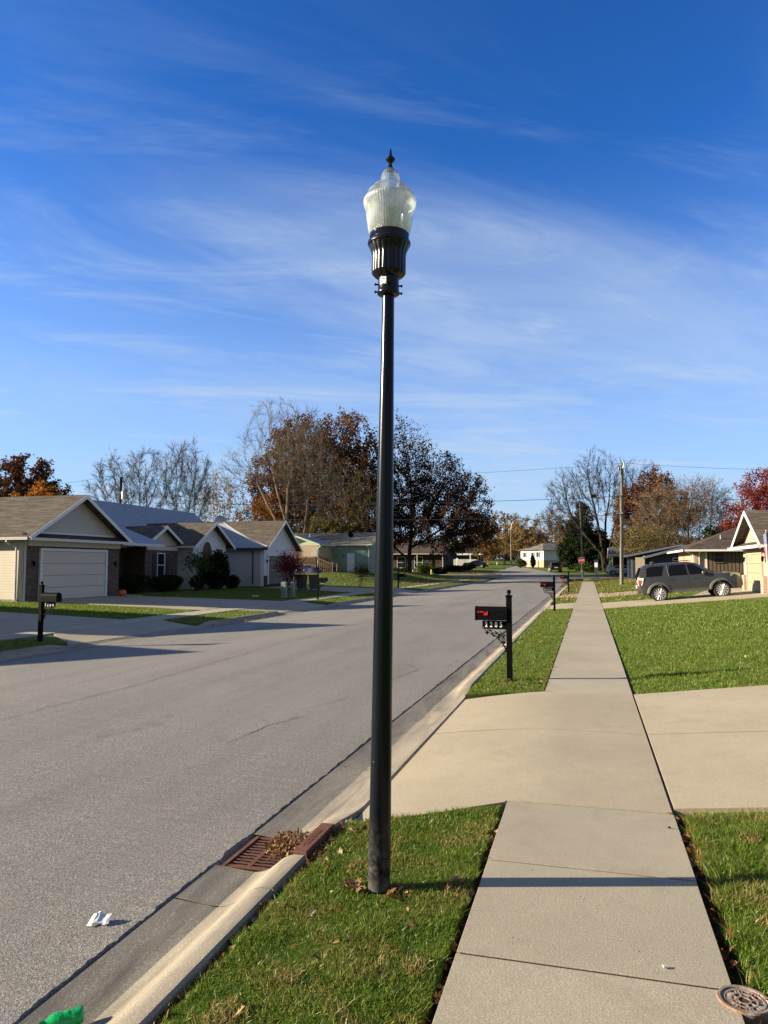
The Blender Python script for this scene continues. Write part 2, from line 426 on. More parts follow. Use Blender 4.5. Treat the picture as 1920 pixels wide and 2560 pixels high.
MAT['wood_dark'] = plain('brown_board', (.135, .090, .060), .85, var=.2, vs=4)
MAT['pole_wood'] = bark('utility_pole_wood', (.13, .115, .092), (.25, .225, .18))
MAT['black'] = plain('black_paint', (.004, .005, .008), .24, spec=.35, var=.3, vs=14)
MAT['black_satin'] = plain('black_powdercoat', (.005, .0055, .007), .55, spec=.04, var=.3, vs=25, bump=.1, bs=200)
MAT['white'] = plain('white_paint', (.80, .80, .80), .5, var=.03)
MAT['red'] = plain('red_paint', (.50, .012, .015), .4, var=.12)
MAT['steel'] = plain('galvanised_steel', (.40, .41, .42), .45, .7, var=.15)
MAT['rust'] = None
def rust(name, a, b, c):
    t = NT(name); co = t.coord(); n = t.noise(co, 14, 6, .7); n2 = t.noise(co, 70, 4, .7)
    col = t.mix(t.rng(n, .35, .65), a, b); col = t.mix(t.rng(n2, .5, .75, 0, .7), col, c)
    t.principled(col, .85, .15, .3, t.bump(n2, .6, .004)); return t.m
MAT['rust'] = rust('rusted_iron', (.115, .045, .028), (.19, .082, .05), (.07, .034, .022))
MAT['cover'] = rust('worn_iron_cover', (.24, .115, .055), (.30, .29, .28), (.10, .06, .04))
# ------------------------------------------------------------------ ground shape
def ss(a, b, x):
    t = np.clip((np.asarray(x, dtype=float) - a) / (b - a), 0, 1); return t * t * (3 - 2 * t)
def G(x, y):
    x = np.asarray(x, dtype=float); y = np.asarray(y, dtype=float)
    z = np.where(x > .57, .088 * np.minimum(x - .57, 6.9) + .015 * np.clip(x - 7.5, 0, 60), 0.0)
    z = np.where((x < -.64) & (x >= -7), -.04 * np.clip((-.64 - x) / 1.15, 0, 1), z)
    z = np.where(x < -7, -.04 + .06 * np.clip((-12.3 - x) / 2.8, 0, 1) + .031 * np.clip(-15.1 - x, 0, 25), z)
    z = z * (1 - .95 * ss(84, 97, y) * (1 - ss(109.8, 124, y)))
    z = z + .85 * ss(57, 71, y) * ss(-17, -24, x) * (1 - ss(95, 112, y))
    z = z + np.interp(y, [90, 110, 125, 150, 200, 400, 900], [0, .33, .62, 1.35, 2.4, 4, 4])
    return z
def g1(x, y): return float(G(x, y))
KR, KL = -1.79, -12.30            # backs of the two kerbs
AR, AL = -2.425, -11.66           # edges of the asphalt
def crown(x, y):
    return np.interp(x, [AL, (AL + AR) / 2, AR], [-.165, -.065, -.165]) + np.interp(y, [90, 110, 125, 150], [0, .33, .62, 1.35]) + .10 * ss(88, 99, y)
def lump(x, y, a=.012):
    return a * (np.sin(x * 3.1 + 1.3 * np.sin(y * 1.7)) * np.cos(y * 2.3 + x) + .6 * np.sin(x * 7.7 + y * 5.1))
def patch(name, c, nx, ny, zf, thick, mat, ys=None, off=0.0, kind='structure', parent=None):
    """quad sheet with corners c = (x0y0, x1y0, x1y1, x0y1), top from zf, vertical skirt"""
    u = np.linspace(0, 1, nx + 1); v = np.linspace(0, 1, ny + 1) if ys is None else (np.asarray(ys) - ys[0]) / (ys[-1] - ys[0])
    U, V_ = np.meshgrid(u, v)
    c = np.asarray(c, dtype=float)
    P = ((1-U)*(1-V_))[..., None]*c[0] + (U*(1-V_))[..., None]*c[1] + (U*V_)[..., None]*c[2] + ((1-U)*V_)[..., None]*c[3]
    X, Y = P[..., 0], P[..., 1]; Z = zf(X, Y) + off
    ny1, nx1 = X.shape
    top = np.stack([X, Y, Z], -1).reshape(-1, 3)
    idx = np.arange(ny1 * nx1).reshape(ny1, nx1)
    F = np.stack([idx[:-1, :-1], idx[:-1, 1:], idx[1:, 1:], idx[1:, :-1]], -1).reshape(-1, 4)
    loop = np.concatenate([idx[0, :-1], idx[:-1, -1], idx[-1, :0:-1], idx[:0:-1, 0]])
    low = top[loop].copy(); low[:, 2] -= thick
    b = len(top) + np.arange(len(loop))
    S = np.stack([loop, b, np.roll(b, -1), np.roll(loop, -1)], -1)
    o = np_mesh(name, np.concatenate([top, low]), np.concatenate([F, S]), mat, parent)
    auto_smooth(o, 25)
    if kind: o['kind'] = kind
    return o
# terrain sheet reaching the horizon
xs = np.unique(np.concatenate([[-900, -500, -300, -200, -150, -120, -100, -80, -70, -60], np.arange(-50, -16, 1.5), np.arange(-16, -13, .5),
     [-15.08, -15.07, -.62, -.61], np.arange(.6, 4, .15), np.arange(4, 12, .5), np.arange(12, 40, 3), [60, 90, 150, 300, 500, 900]]))
ys = np.unique(np.concatenate([[-200, -60, -20, -5], np.arange(0, 2, .5), np.arange(2, 8, .12), np.arange(8, 34, .5), np.arange(34, 99, 1.5), [98.9, 99.0],
     np.arange(101, 170, 3), [180, 200, 230, 270, 330, 400, 550, 900, 2000]]))
X, Y = np.meshgrid(xs, ys)
Z = G(X, Y) - .03 + lump(X, Y, .010) * ((X > .8) | (X < -15.3))
Z = Z - .05 * ((X > .55) & (X < .70) & (Y < 88))
Z = np.where((X >= -15.075) & (X <= -.615) & (Y < 98.95), -.42, Z)
idx = np.arange(X.size).reshape(X.shape)
F = np.stack([idx[:-1, :-1], idx[:-1, 1:], idx[1:, 1:], idx[1:, :-1]], -1).reshape(-1, 4)
o = np_mesh('ground', np.stack([X, Y, Z], -1).reshape(-1, 3), F, MAT['lawn'], smooth=True); o['kind'] = 'structure'
# asphalt street
def road_z(x, y): return crown(x, y)
yr = np.unique(np.concatenate([[-20, -5, 0], np.arange(1.5, 9, .03), np.arange(9, 22, .12), np.arange(22, 99.2, 1.1)]))
cx = np.concatenate([[AR, AR - .03], np.linspace(AR - .2, AL + .2, 22), [AL + .03, AL]])
rr = np.random.default_rng(3)
j = rr.normal(0, 1, len(yr)); j = np.convolve(j, [.2, .3, .3, .2], 'same') * .011 + rr.normal(0, .004, len(yr))
XX = np.tile(cx, (len(yr), 1)); YY = np.tile(yr[:, None], (1, len(cx)))
XX[:, 0] += j - .012; XX[:, 1] += j - .012; XX[:, -1] += np.roll(j, 5)
ZZ = crown(XX, YY) + .0022 * rr.normal(0, 1, XX.shape) * (YY < 12)
ZZ[:, 0] -= .05; ZZ[:, -1] -= .05
idx = np.arange(XX.size).reshape(XX.shape)
F = np.stack([idx[:-1, 1:], idx[:-1, :-1], idx[1:, :-1], idx[1:, 1:]], -1).reshape(-1, 4)
o = np_mesh('road', np.stack([XX, YY, ZZ], -1).reshape(-1, 3), F, MAT['asphalt'], smooth=True); o['kind'] = 'structure'; auto_smooth(o, 20)
patch('road_bed', [(KL, -20), (KR, -20), (KR, 99), (KL, 99)], 1, 1, lambda x, y: x * 0 - .23, .1, MAT['seal'])
# sealed joint and cracks of the street
mb = MB()
def crack(pts, wdt, jit):
    pts = [np.array(p, float) for p in pts]; P = []
    for a, b in zip(pts[:-1], pts[1:]):
        n = max(2, int(np.linalg.norm(b - a) / .14))
        for i in range(n): P.append(a + (b - a) * i / n)
    P.append(pts[-1]); P = np.array(P); wv = 0
    for i in range(len(P)):
        wv = wv * .8 + rnd.gauss(0, jit); P[i, 0] += wv
    vs = []; fs = []
    for i, p in enumerate(P):
        ww = wdt * rnd.uniform(.35, 1.2) * (0.15 if i in (0, len(P) - 1) else 1)
        z = float(crown(p[0], p[1])) + .004
        vs += [(p[0] - ww, p[1], z), (p[0] + ww, p[1], z)]
        if i: fs.append([2*i-2, 2*i-1, 2*i+1, 2*i])
    mb.add(vs, fs)
crack([(-7.0, 6), (-6.95, 10.5), (-7.2, 16), (-7.1, 30), (-7.1, 98)], .007, .008)
crack([(-7.9, 9.6), (-8.2, 13.8), (-9.3, 14.6)], .004, .02)
crack([(-3.9, 7.5), (-3.8, 8.6), (-3.6, 9.2)], .006, .015); crack([(-3.8, 8.6), (-4.1, 8.9)], .004, .01)
crack([(-3.75, 9.6), (-3.5, 10.7)], .005, .015); crack([(-3.4, 12.2), (-3.2, 13.9), (-3.6, 14.6)], .005, .015); crack([(-3.2, 13.9), (-2.95, 14.4)], .005, .012)
crack([(-4.0, 6.0), (-3.6, 6.9)], .003, .01)
o = mb.build('road_cracks', MAT['seal']); o['kind'] = 'structure'
# kerb and gutter, swept along the street; low where a driveway meets it
def kerb_line(name, s, back, spans, y0, y1, drain=None):
    def low(y):
        return max([0] + [float(ss(a - f, a, y) * (1 - ss(b, b + f, y))) for a, b, f in spans])
    def prof(y):
        L = low(y); dz = float(np.interp(y, [90, 110], [0, .33]))
        full = [(.645, -.166), (.44, -.184), (.36, -.184), (.30, -.172), (.25, -.148), (.205, -.112), (.165, -.078), (.125, -.055), (.085, -.043), (.016, -.040), (0, -.055), (0, -.24)]
        dep = [(.645, -.166), (.44, -.184), (.36, -.184), (.30, -.182), (.25, -.178), (.205, -.172), (.165, -.165), (.125, -.157), (.085, -.149), (.016, -.134), (0, -.140), (0, -.24)]
        return [(back - s * (a[0] * (1 - L) + b[0] * L), a[1] * (1 - L) + b[1] * L + dz) for a, b in zip(full, dep)]
    for part, rngi, mt in (('gutter', (0, 3), MAT['gutter']), ('kerb', (2, 12), MAT['kerb'])):
        mb = MB(); edges = []
        seg = y0
        while seg < y1 - .01:
            e = min(seg + 3.05, y1)
            cuts = [(seg, e)]
            if drain: cuts = [(a, b) for a, b in ((seg, min(e, drain[0])), (max(seg, drain[1]), e)) if b - a > .02]
            for a, b in cuts:
                n = max(2, int((b - a) / (.15 if a < 20 else .6)))
                yy = np.linspace(a + .006, b - .006, n + 1); base = len(mb.v); k = rngi[1] - rngi[0]
                for y in yy:
                    for (px_, pz_) in prof(y)[rngi[0]:rngi[1]]: mb.v.append((px_, y, pz_))
                for i in range(n):
                    for q in range(k - 1):
                        f = [base + i*k + q, base + i*k + q + 1, base + (i+1)*k + q + 1, base + (i+1)*k + q]
                        mb.f.append(f if s < 0 else f); mb.mi.append(0)
                mb.f.append([base + q for q in range(k)]); mb.mi.append(0)
                mb.f.append([base + n*k + q for q in range(k)][::-1]); mb.mi.append(0)
            seg = e
        o = mb.build(part, mt); o['kind'] = 'structure'; auto_smooth(o, 32)
DR = (4.62, 5.19)
kerb_line('right', 1, KR, [(6.0, 11.0, .9), (32.2, 36.8, .8), (43.4, 48.6, .8)], -2, 88, DR)
kerb_line('left', -1, KL, [(15.6, 21.6, .9), (28.6, 34.2, .9), (48, 55, .9)], -2, 96)
# right-hand sidewalk, slab by slab
mb = MB(); edges = [-1.1, .1, 1.25, 2.42, 3.61, 4.76, 5.95]
drive_y = [(5.95, 11.2)]
y = 11.2
while y < 88: edges.append(round(y, 2)); y += 1.18
ed = sorted(set(edges))
for a, b in zip(ed[:-1], ed[1:]):
    if abs(a - 5.95) < .01: continue
    tl = rnd.uniform(-.003, .003)
    mb.cham(-.64 + rnd.uniform(-.003, .003), .57 + rnd.uniform(-.003, .003), a + .0085, b - .0085, -.14, tl, .0015)
o = mb.build('sidewalk', MAT['walk']); o['kind'] = 'structure'
for y0_, y1_ in ((-1, 5.96), (11.19, 88)): patch('sidewalk_bed', [(-.62, y0_), (.55, y0_), (.55, y1_), (-.62, y1_)], 1, 1, lambda x, y: x * 0 - .006, .1, MAT['seal'])
def apron_z(x, y): return np.where(x < -.34, -.132 * np.clip((-.34 - x) / 1.43, 0, 1) ** 1.6, 0.0)
def dz_r(x, y): return G(x, y)
for nm, a, m_, b in (('driveway', 5.95, 8.62, 11.2),):
    for q, (c, d) in enumerate(((a + .014, m_ - .016), (m_ + .016, b - .006))):
        fl0, fl1 = (.62, 0) if q == 0 else (0, -.28)
        patch('driveway', [(-1.765, c - fl0), (-.639, c), (-.639, d), (-1.765, d + fl1)], 20, 6, apron_z, .14, MAT['drive'])
        patch('driveway', [(-.639, c), (.565, c), (.565, d), (-.639, d)], 12, 6, apron_z, .14, MAT['drive'])
        patch('driveway', [(.59, c + (.12 if q == 0 else 0)), (14, c + (.6 if q == 0 else 0)), (14, d + (2.4 if q else 0)), (.59, d)], 20, 6, dz_r, .14, MAT['drive'])
for q in ([(.55, 5.9), (.60, 5.9), (.60, 11.25), (.55, 11.25)],):
    patch('driveway_joint', q, 1, 4, lambda x, y: x * 0 - .012, .05, MAT['seal'])
patch('driveway_joint', [(.60, 8.58), (12.0, 8.9), (12.0, 9.3), (.60, 8.66)], 24, 1, G, .05, MAT['seal'], off=-.014)
patch('driveway_joint', [(-1.76, 8.59), (.55, 8.59), (.55, 8.65), (-1.76, 8.65)], 22, 1, apron_z, .05, MAT['seal'], off=-.010)
patch('driveway_joint', [(-.66, 5.90), (.57, 5.90), (.57, 5.97), (-.66, 5.97)], 2, 1, lambda x, y: x * 0 - .008, .05, MAT['seal'])
for a, b in ((32.73, 37.5), (43.97, 49.2)):
    patch('driveway', [(-1.77, a - .5), (-.65, a), (-.65, b), (-1.77, b + .3)], 6, 2, apron_z, .14, MAT['drive'])
    patch('driveway', [(.59, a), (7.25, a + .1), (7.25, b + .1), (.59, b)], 12, 4, dz_r, .14, MAT['drive'])
patch('driveway', [(7.25, 34.2), (7.9, 34.2), (7.9, 43.2), (7.25, 43.2)], 2, 4, dz_r, .14, MAT['drive'])
patch('driveway', [(4.6, 37.65), (7.24, 37.65), (7.24, 43.2), (6.2, 43.2)], 6, 4, dz_r, .14, MAT['drive'], off=.002)
# verges between kerb and sidewalk
def vz(x, y): return G(x, y) - .025 + lump(x, y, .006) - .03 * (np.abs(x + .655) < .03)
for c in ([(-1.75, -1), (-.688, -1), (-.688, 5.91), (-1.75, 5.30)], [(-1.775, 10.93), (-.655, 11.22), (-.655, 32.70), (-1.775, 32.2)],
          [(-1.775, 37.85), (-.655, 37.55), (-.655, 43.9), (-1.775, 43.4)], [(-1.775, 49.6), (-.655, 49.3), (-.655, 90), (-1.775, 90)]):
    patch('verge', c, 10, max(6, int((c[2][1] - c[0][1]) * 2)), vz, .3, MAT['turf' if c[0][1] < 0 else 'lawn'])
patch('soil', [(-1.788, -1), (-.645, -1), (-.645, 5.94), (-1.788, 5.32)], 8, 8, lambda x, y: G(x, y), .1, MAT['soil'], off=-.085)
patch('soil', [(.575, -1), (.665, -1), (.665, 5.98), (.575, 5.96)], 2, 8, lambda x, y: G(x, y), .05, MAT['soil'], off=-.058)
def lz(x, y): return np.where(x > KL - .001, -.13, G(x, y))
def lap(x, y): return -.132 + (.132 + G(x, y)) * np.clip((KL - .02 - x) / 1.55, 0, 1)
for c in ([(-12.32, -1), (-12.32, 15.55), (-13.88, 16.9), (-13.88, -1)], [(-12.32, 21.7), (-12.32, 28.3), (-13.88, 27.6), (-13.88, 22.2)],
          [(-12.32, 34.5), (-12.32, 47.5), (-13.88, 47.0), (-13.88, 34.9)], [(-12.32, 55.4), (-12.32, 96), (-13.88, 96), (-13.88, 55)]):
    patch('verge', [c[3], c[0], c[1], c[2]], 8, 16, lambda x, y: G(x, y) - .02, .3, MAT['lawn'])
for c in ([(-12.33, 15.6), (-12.33, 21.65), (-13.87, 22.15), (-13.87, 16.95)], [(-12.33, 28.35), (-12.33, 34.45), (-13.87, 34.85), (-13.87, 27.65)],
          [(-12.33, 47.55), (-12.33, 55.35), (-13.87, 54.95), (-13.87, 47.05)]):
    patch('driveway', [c[3], c[0], c[1], c[2]], 8, 4, lap, .14, MAT['drive'])
mb = MB(); y = -1.0
while y < 92:
    mb.cham(-15.06, -13.89, y + .004, y + 1.19, -.14, .008, .006); y += 1.2
o = mb.build('sidewalk', MAT['walk']); o['kind'] = 'structure'
for c in ([(-15.08, 16.4), (-15.08, 21.7), (-22.3, 21.9), (-22.3, 10.0)], [(-15.08, 27.3), (-15.08, 34.9), (-23.28, 33.3), (-23.28, 27.2)],
          [(-15.08, 47.2), (-15.08, 54.8), (-22.4, 55.2), (-22.4, 48.9)]):
    patch('driveway', [c[3], c[0], c[1], c[2]], 12, 4, G, .14, MAT['drive'])
patch('path', [(-26.4, 33.5), (-22.6, 33.1), (-22.6, 34.3), (-26.4, 34.6)], 6, 2, G, .14, MAT['drive'], off=.001)
# cross street and the way on
patch('road', [(-160, 99), (90, 99), (90, 109.5), (-160, 109.5)], 80, 6, lambda x, y: G(x * 0 - 7, y), .05, MAT['asphalt'], off=.03)
patch('road', [(-12.2, 109.5), (-2.6, 109.5), (-15.5, 165), (-25.0, 165)], 4, 20, lambda x, y: G(x * 0 - 7, y), .05, MAT['asphalt'], off=.032)
patch('kerb', [(-1.9, 98.75), (90, 98.75), (90, 98.98), (-1.9, 98.98)], 20, 1, lambda x, y: G(x, y), .2, MAT['kerb'], off=.08)
patch('kerb', [(-160, 98.75), (-12.6, 98.75), (-12.6, 98.98), (-160, 98.98)], 20, 1, lambda x, y: G(x * 0 - 14, y), .2, MAT['kerb'], off=.10)
patch('kerb', [(-160, 109.52), (-12.3, 109.52), (-12.3, 109.8), (-160, 109.8)], 20, 1, lambda x, y: G(x * 0 - 7, y), .2, MAT['kerb'], off=.12)
patch('kerb', [(-2.5, 109.52), (90, 109.52), (90, 109.8), (-2.5, 109.8)], 20, 1, lambda x, y: G(x * 0 - 7, y), .2, MAT['kerb'], off=.12)
# ------------------------------------------------------------------ grass blades (cannot be counted)
def visible(x, y, m=.45):
    c, s = math.cos(R(15.4)), math.sin(R(15.4))
    d = y * c - x * s; l = x * c + y * s
    return (d > .3) & (np.abs(l / np.maximum(d, .1)) < .52 + m)
def blades(name, label, polys, dens, h, wd, mat, zf, seed, edge=.02, lean=.5):
    rg = np.random.default_rng(seed); P = []
    for (x0, x1, y0, y1, cut) in polys:
        n = int((x1 - x0) * (y1 - y0) * dens)
        x = rg.uniform(x0, x1, n); y = rg.uniform(y0, y1, n)
        k = visible(x, y)
        if cut is not None: k &= cut(x, y)
        P.append(np.stack([x[k], y[k]], 1))
    P = np.concatenate(P); n = len(P)
    clump = np.sin(P[:, 0] * 9 + 2 * np.sin(P[:, 1] * 6)) * np.sin(P[:, 1] * 8 + P[:, 0] * 3)
    hh = h * rg.uniform(.45, 1.25, n) * (1 + .28 * clump)
    ww = wd * rg.uniform(.6, 1.3, n); a = rg.uniform(0, 2 * np.pi, n); b = rg.uniform(0, 2 * np.pi, n)
    ln = lean * rg.uniform(.1, 1.3, n) * hh
    z0 = zf(P[:, 0], P[:, 1]) - .008
    wx, wy = np.cos(a) * ww, np.sin(a) * ww; lx, ly = np.cos(b) * ln, np.sin(b) * ln
    def pt(sx_, t, k): return np.stack([P[:, 0] + sx_ * wx + lx * k, P[:, 1] + sx_ * wy + ly * k, z0 + hh * t], 1)
    V = np.stack([pt(-1, 0, 0), pt(1, 0, 0), pt(.75, .55, .35), pt(-.75, .55, .35), pt(0, .97, 1.0)], 1).reshape(-1, 3)
    i = np.arange(n)[:, None] * 5
    F = np.concatenate([i + [0, 1, 2], i + [0, 2, 3], i + [3, 2, 4]], 1).reshape(-1, 3)
    o = np_mesh(name, V, F, mat)
    return tag(o, label, 'grass', kind='stuff')
gz = lambda x, y: G(x, y) - .03
lamp_hole = lambda x, y: ((x + 1.20) ** 2 + (y - 4.25) ** 2 > .0075) & ~((x < -1.71) & (y > 4.4) & (y < 5.3)) & (y < 5.3 + (x + 1.775) * .55 - .01)
bare = lambda x, y: np.sin(x * 23 + 2 * np.sin(y * 3.7)) * np.sin(y * 5.3 + 1.1) < .86
blades('grass', 'grass strip around the foot of the lamp post', [(-1.75, -.672, 2.0, 5.95, lambda x, y: lamp_hole(x, y) & (x < -.690 + .020 * np.sin(y * 23) * np.sin(y * 9.1 + 1)) & (x > -1.742 + .014 * np.sin(y * 19)))], 20000, .041, .0023, MAT['blade'], gz, 1, lean=.85)
blades('grass', 'thick grass at the lower right beside the round iron cover', [(.60, 2.6, 2.4, 6.6, lambda x, y: (x > .638 + .02 * np.sin(y * 21) * np.sin(y * 8)) & (y < 5.98 + (x - .57) * .06) & ((x - .62) ** 2 + (y - 3.52) ** 2 > .03))], 13000, .070, .0025, MAT['blade'], lambda x, y: G(x, y) - .045, 2, lean=.95)
blades('grass', 'grass verge under the nearest mailbox right of the street', [(-1.76, -.675, 10.9, 18, lambda x, y: y > 10.95 + (x + 1.775) * .25)], 5200, .055, .003, MAT['blade_far'], gz, 3)
blades('grass', 'grass verge between the nearest and second mailbox', [(-1.76, -.675, 18, 32.4, None)], 1700, .06, .006, MAT['blade_far'], gz, 4)
blades('grass', 'open lawn to the right of the round iron cover', [(2.6, 7.5, 1.0, 6.8, lambda x, y: y < 5.98 + (x - .57) * .05)], 2600, .06, .005, MAT['blade_far'], gz, 12)
lawn_cut = lambda x, y: y > 11.2 + (x - .57) * .185
blades('grass', 'large mown lawn in front of the grey car', [(.615, 5.0, 11.2, 20, lawn_cut)], 2900, .055, .0036, MAT['blade_far'], gz, 5)
blades('grass', 'far part of the mown lawn next to the grey car', [(.615, 8.0, 20, 32.7, None), (5.0, 10, 11.2, 20, lawn_cut)], 1000, .06, .008, MAT['blade_far'], gz, 6)
blades('grass', 'leaf-strewn grass beyond the grey car by the wooden pole', [(.62, 4.5, 37.6, 43.9, None), (.62, 6, 49.3, 88, None), (-1.76, -.68, 37.9, 43.5, None), (-1.76, -.68, 49.6, 88, None)], 320, .075, .016, MAT['blade_far'], gz, 7)
blades('grass', 'lawns and verges across the street on the left', [(-13.85, -12.35, 9, 15.6, None), (-13.85, -12.35, 22.1, 27.6, None), (-13.85, -12.35, 35, 47, None),
       (-23.2, -15.15, 22, 26.6, None), (-23.5, -15.15, 35.2, 47, None)], 520, .06, .009, MAT['blade_far'], gz, 8)
MAT['dry'] = blade_mat('dry_thatch', [(0, (.16, .10, .04)), (.5, (.34, .22, .10)), (1, (.52, .40, .20))], 0)
rgd = np.random.default_rng(404)
tufts = [(-1.50, 2.92, .10), (-1.22, 2.70, .13), (-.92, 2.86, .12), (-1.62, 2.55, .10), (-1.36, 3.25, .07), (-.80, 3.45, .07), (-1.05, 3.05, .06), (-.74, 2.55, .10), (-.78, 4.4, .05), (1.0, 5.5, .08), (.85, 4.3, .06)]
def in_tuft(x, y):
    m = np.zeros(len(x), bool)
    for a, b, r_ in tufts: m |= ((x - a) ** 2 + ((y - b) * .8) ** 2) < (r_ * rgd.uniform(.3, 1.1, len(x))) ** 2
    return m
blades('dry_grass', 'tan dead tufts and thatch in the near grass', [(-1.74, -.70, 2.3, 4.6, in_tuft), (.66, 1.3, 4.0, 5.9, in_tuft)], 9000, .040, .0024, MAT['dry'], lambda x, y: G(x, y) - .012, 9, lean=1.5)
# ------------------------------------------------------------------ fallen leaves (cannot be counted)
DEAD = [(0, (.09, .040, .018)), (.35, (.19, .095, .042)), (.7, (.30, .19, .10)), (.92, (.42, .31, .18)), (1, (.58, .50, .34))]
MAT['litter'] = leaf_mat('fallen_leaf', DEAD, .2)
MAT['litter_red'] = leaf_mat('fallen_leaf_red', [(0, (.10, .035, .016)), (.5, (.20, .075, .03)), (1, (.36, .21, .11))], .2)
def litter(name, label, pts, size, mat, seed, flat=.5, kind='stuff'):
    rg = np.random.default_rng(seed); P = np.asarray(pts, float); n = len(P)
    s = size * rg.uniform(.5, 1.25, n); a = rg.uniform(0, 2 * np.pi, n)
    tx = rg.normal(0, flat, n); ty = rg.normal(0, flat, n)
    sh = np.array([(-1, 0), (-.45, .55), (0, .30), (.15, .75), (.5, .30), (1.0, 0), (.5, -.30), (.15, -.75), (0, -.30), (-.45, -.55)]) * .5
    fold = np.array([0, .35, .05, .45, .1, .25, .1, .45, .05, .35])
    c, d = np.cos(a), np.sin(a)
    U = sh[None, :, 0] * s[:, None]; W_ = sh[None, :, 1] * s[:, None] * rg.uniform(.6, 1.1, (n, 1))
    cup = rg.uniform(-.2, .9, (n, 1))
    V = np.stack([P[:, 0:1] + U * c[:, None] - W_ * d[:, None], P[:, 1:2] + U * d[:, None] + W_ * c[:, None],
                  P[:, 2:3] + fold[None] * s[:, None] * cup * .6 + U * tx[:, None] + W_ * ty[:, None] + s[:, None] * .12], -1).reshape(-1, 3)
    i = np.arange(n)[:, None] * 10
    F = np.concatenate([i + [0, 1, 2], i + [0, 2, 8], i + [0, 8, 9], i + [2, 3, 4], i + [8, 6, 7], i + [2, 4, 8], i + [4, 6, 8], i + [4, 5, 6]], 1).reshape(-1, 3)
    o = np_mesh(name, V, F, mat); return tag(o, label, 'fallen leaves', kind=kind)
rg = np.random.default_rng(11)
def scat(n, x0, x1, y0, y1, dz=0.0, zf=None):
    x = rg.uniform(x0, x1, n); y = rg.uniform(y0, y1, n)
    return np.stack([x, y, (zf or (lambda a, b: G(a, b)))(x, y) + dz], 1)
litter('fallen_leaves', 'dry leaves heaped in the gap between near kerb and grass', np.concatenate([scat(260, -1.785, -1.72, 3.0, 5.4, -.05), scat(110, -1.77, -1.60, 4.4, 5.4, -.03), scat(90, -1.79, -1.71, 2.3, 4, -.045), scat(70, -.70, -.65, 2.4, 5.8, -.05)]), .05, MAT['litter'], 21, .8)
litter('fallen_leaves', 'russet leaves along the right edge of the near sidewalk', np.concatenate([scat(95, .572, .65, 3.2, 5.95, -.035), scat(5, .50, .60, 5.2, 6.0, .0)]), .05, MAT['litter_red'], 22, .8)
litter('fallen_leaves', 'leaves around the base of the lamp post', np.concatenate([scat(30, -1.42, -1.27, 4.18, 4.32, -.01), scat(16, -1.13, -1.0, 4.12, 4.3, -.01)]), .055, MAT['litter'], 23, .6)
litter('fallen_leaves', 'pale single leaves lying on the near grass', np.concatenate([scat(110, -1.7, -.7, 2.4, 5.4, .018), scat(55, .65, 1.9, 3.0, 6.0, .03)]), .036, MAT['litter'], 24, .5)
litter('fallen_leaves', 'leaf bits on the verge and lawn in the middle distance', np.concatenate([scat(240, -1.74, -.68, 11.2, 32, .02), scat(240, .65, 8, 12.5, 32.5, .02), scat(120, -.76, -.62, 11.5, 30, .0), scat(60, -1.75, -.7, 11.2, 12.3, .02)]), .055, MAT['litter'], 25, .5)
litter('fallen_leaves', 'leaves strewn over the grass near the street corner', np.concatenate([scat(1100, -1.74, -.68, 38, 88, .04), scat(3200, .65, 6, 38, 96, .04)]), .10, MAT['litter'], 26, .5)
litter('fallen_leaves', 'brown leaf drift in the far right gutter', np.concatenate([scat(420, -2.6, -1.8, 68, 90, .12, lambda a, b: a * 0 - .28)]), .12, MAT['litter_red'], 27, .5)
litter('fallen_leaves', 'few leaves on the verges and lawns beside the left driveways', np.concatenate([scat(60, -13.8, -12.4, 10, 15, .03), scat(60, -13.8, -12.4, 22, 27, .03), scat(250, -23, -15.2, 22, 26.5, .03), scat(200, -23, -15.2, 36, 47, .03), scat(200, -12.28, -11.7, 22, 28, .12, lambda a, b: a * 0 - .27)]), .05, MAT['litter'], 33, .5)
litter('fallen_leaves', 'leaves scattered on the far lawns at the street corner on the left', np.concatenate([
       scat(3200, -26, -13.5, 57, 98, .05), scat(6500, -45, -13, 110, 122, .05)]), .12, MAT['litter'], 28, .5)
# small bits on the paving
litter('fallen_leaves', 'tiny bits of leaf and twig on the street and paving', np.concatenate([scat(70, -6, -2.5, 3, 14, .17, lambda a, b: crown(a, b) - .165), scat(16, -.6, .5, 3, 9, .004)]), .018, MAT['litter'], 29, .2)
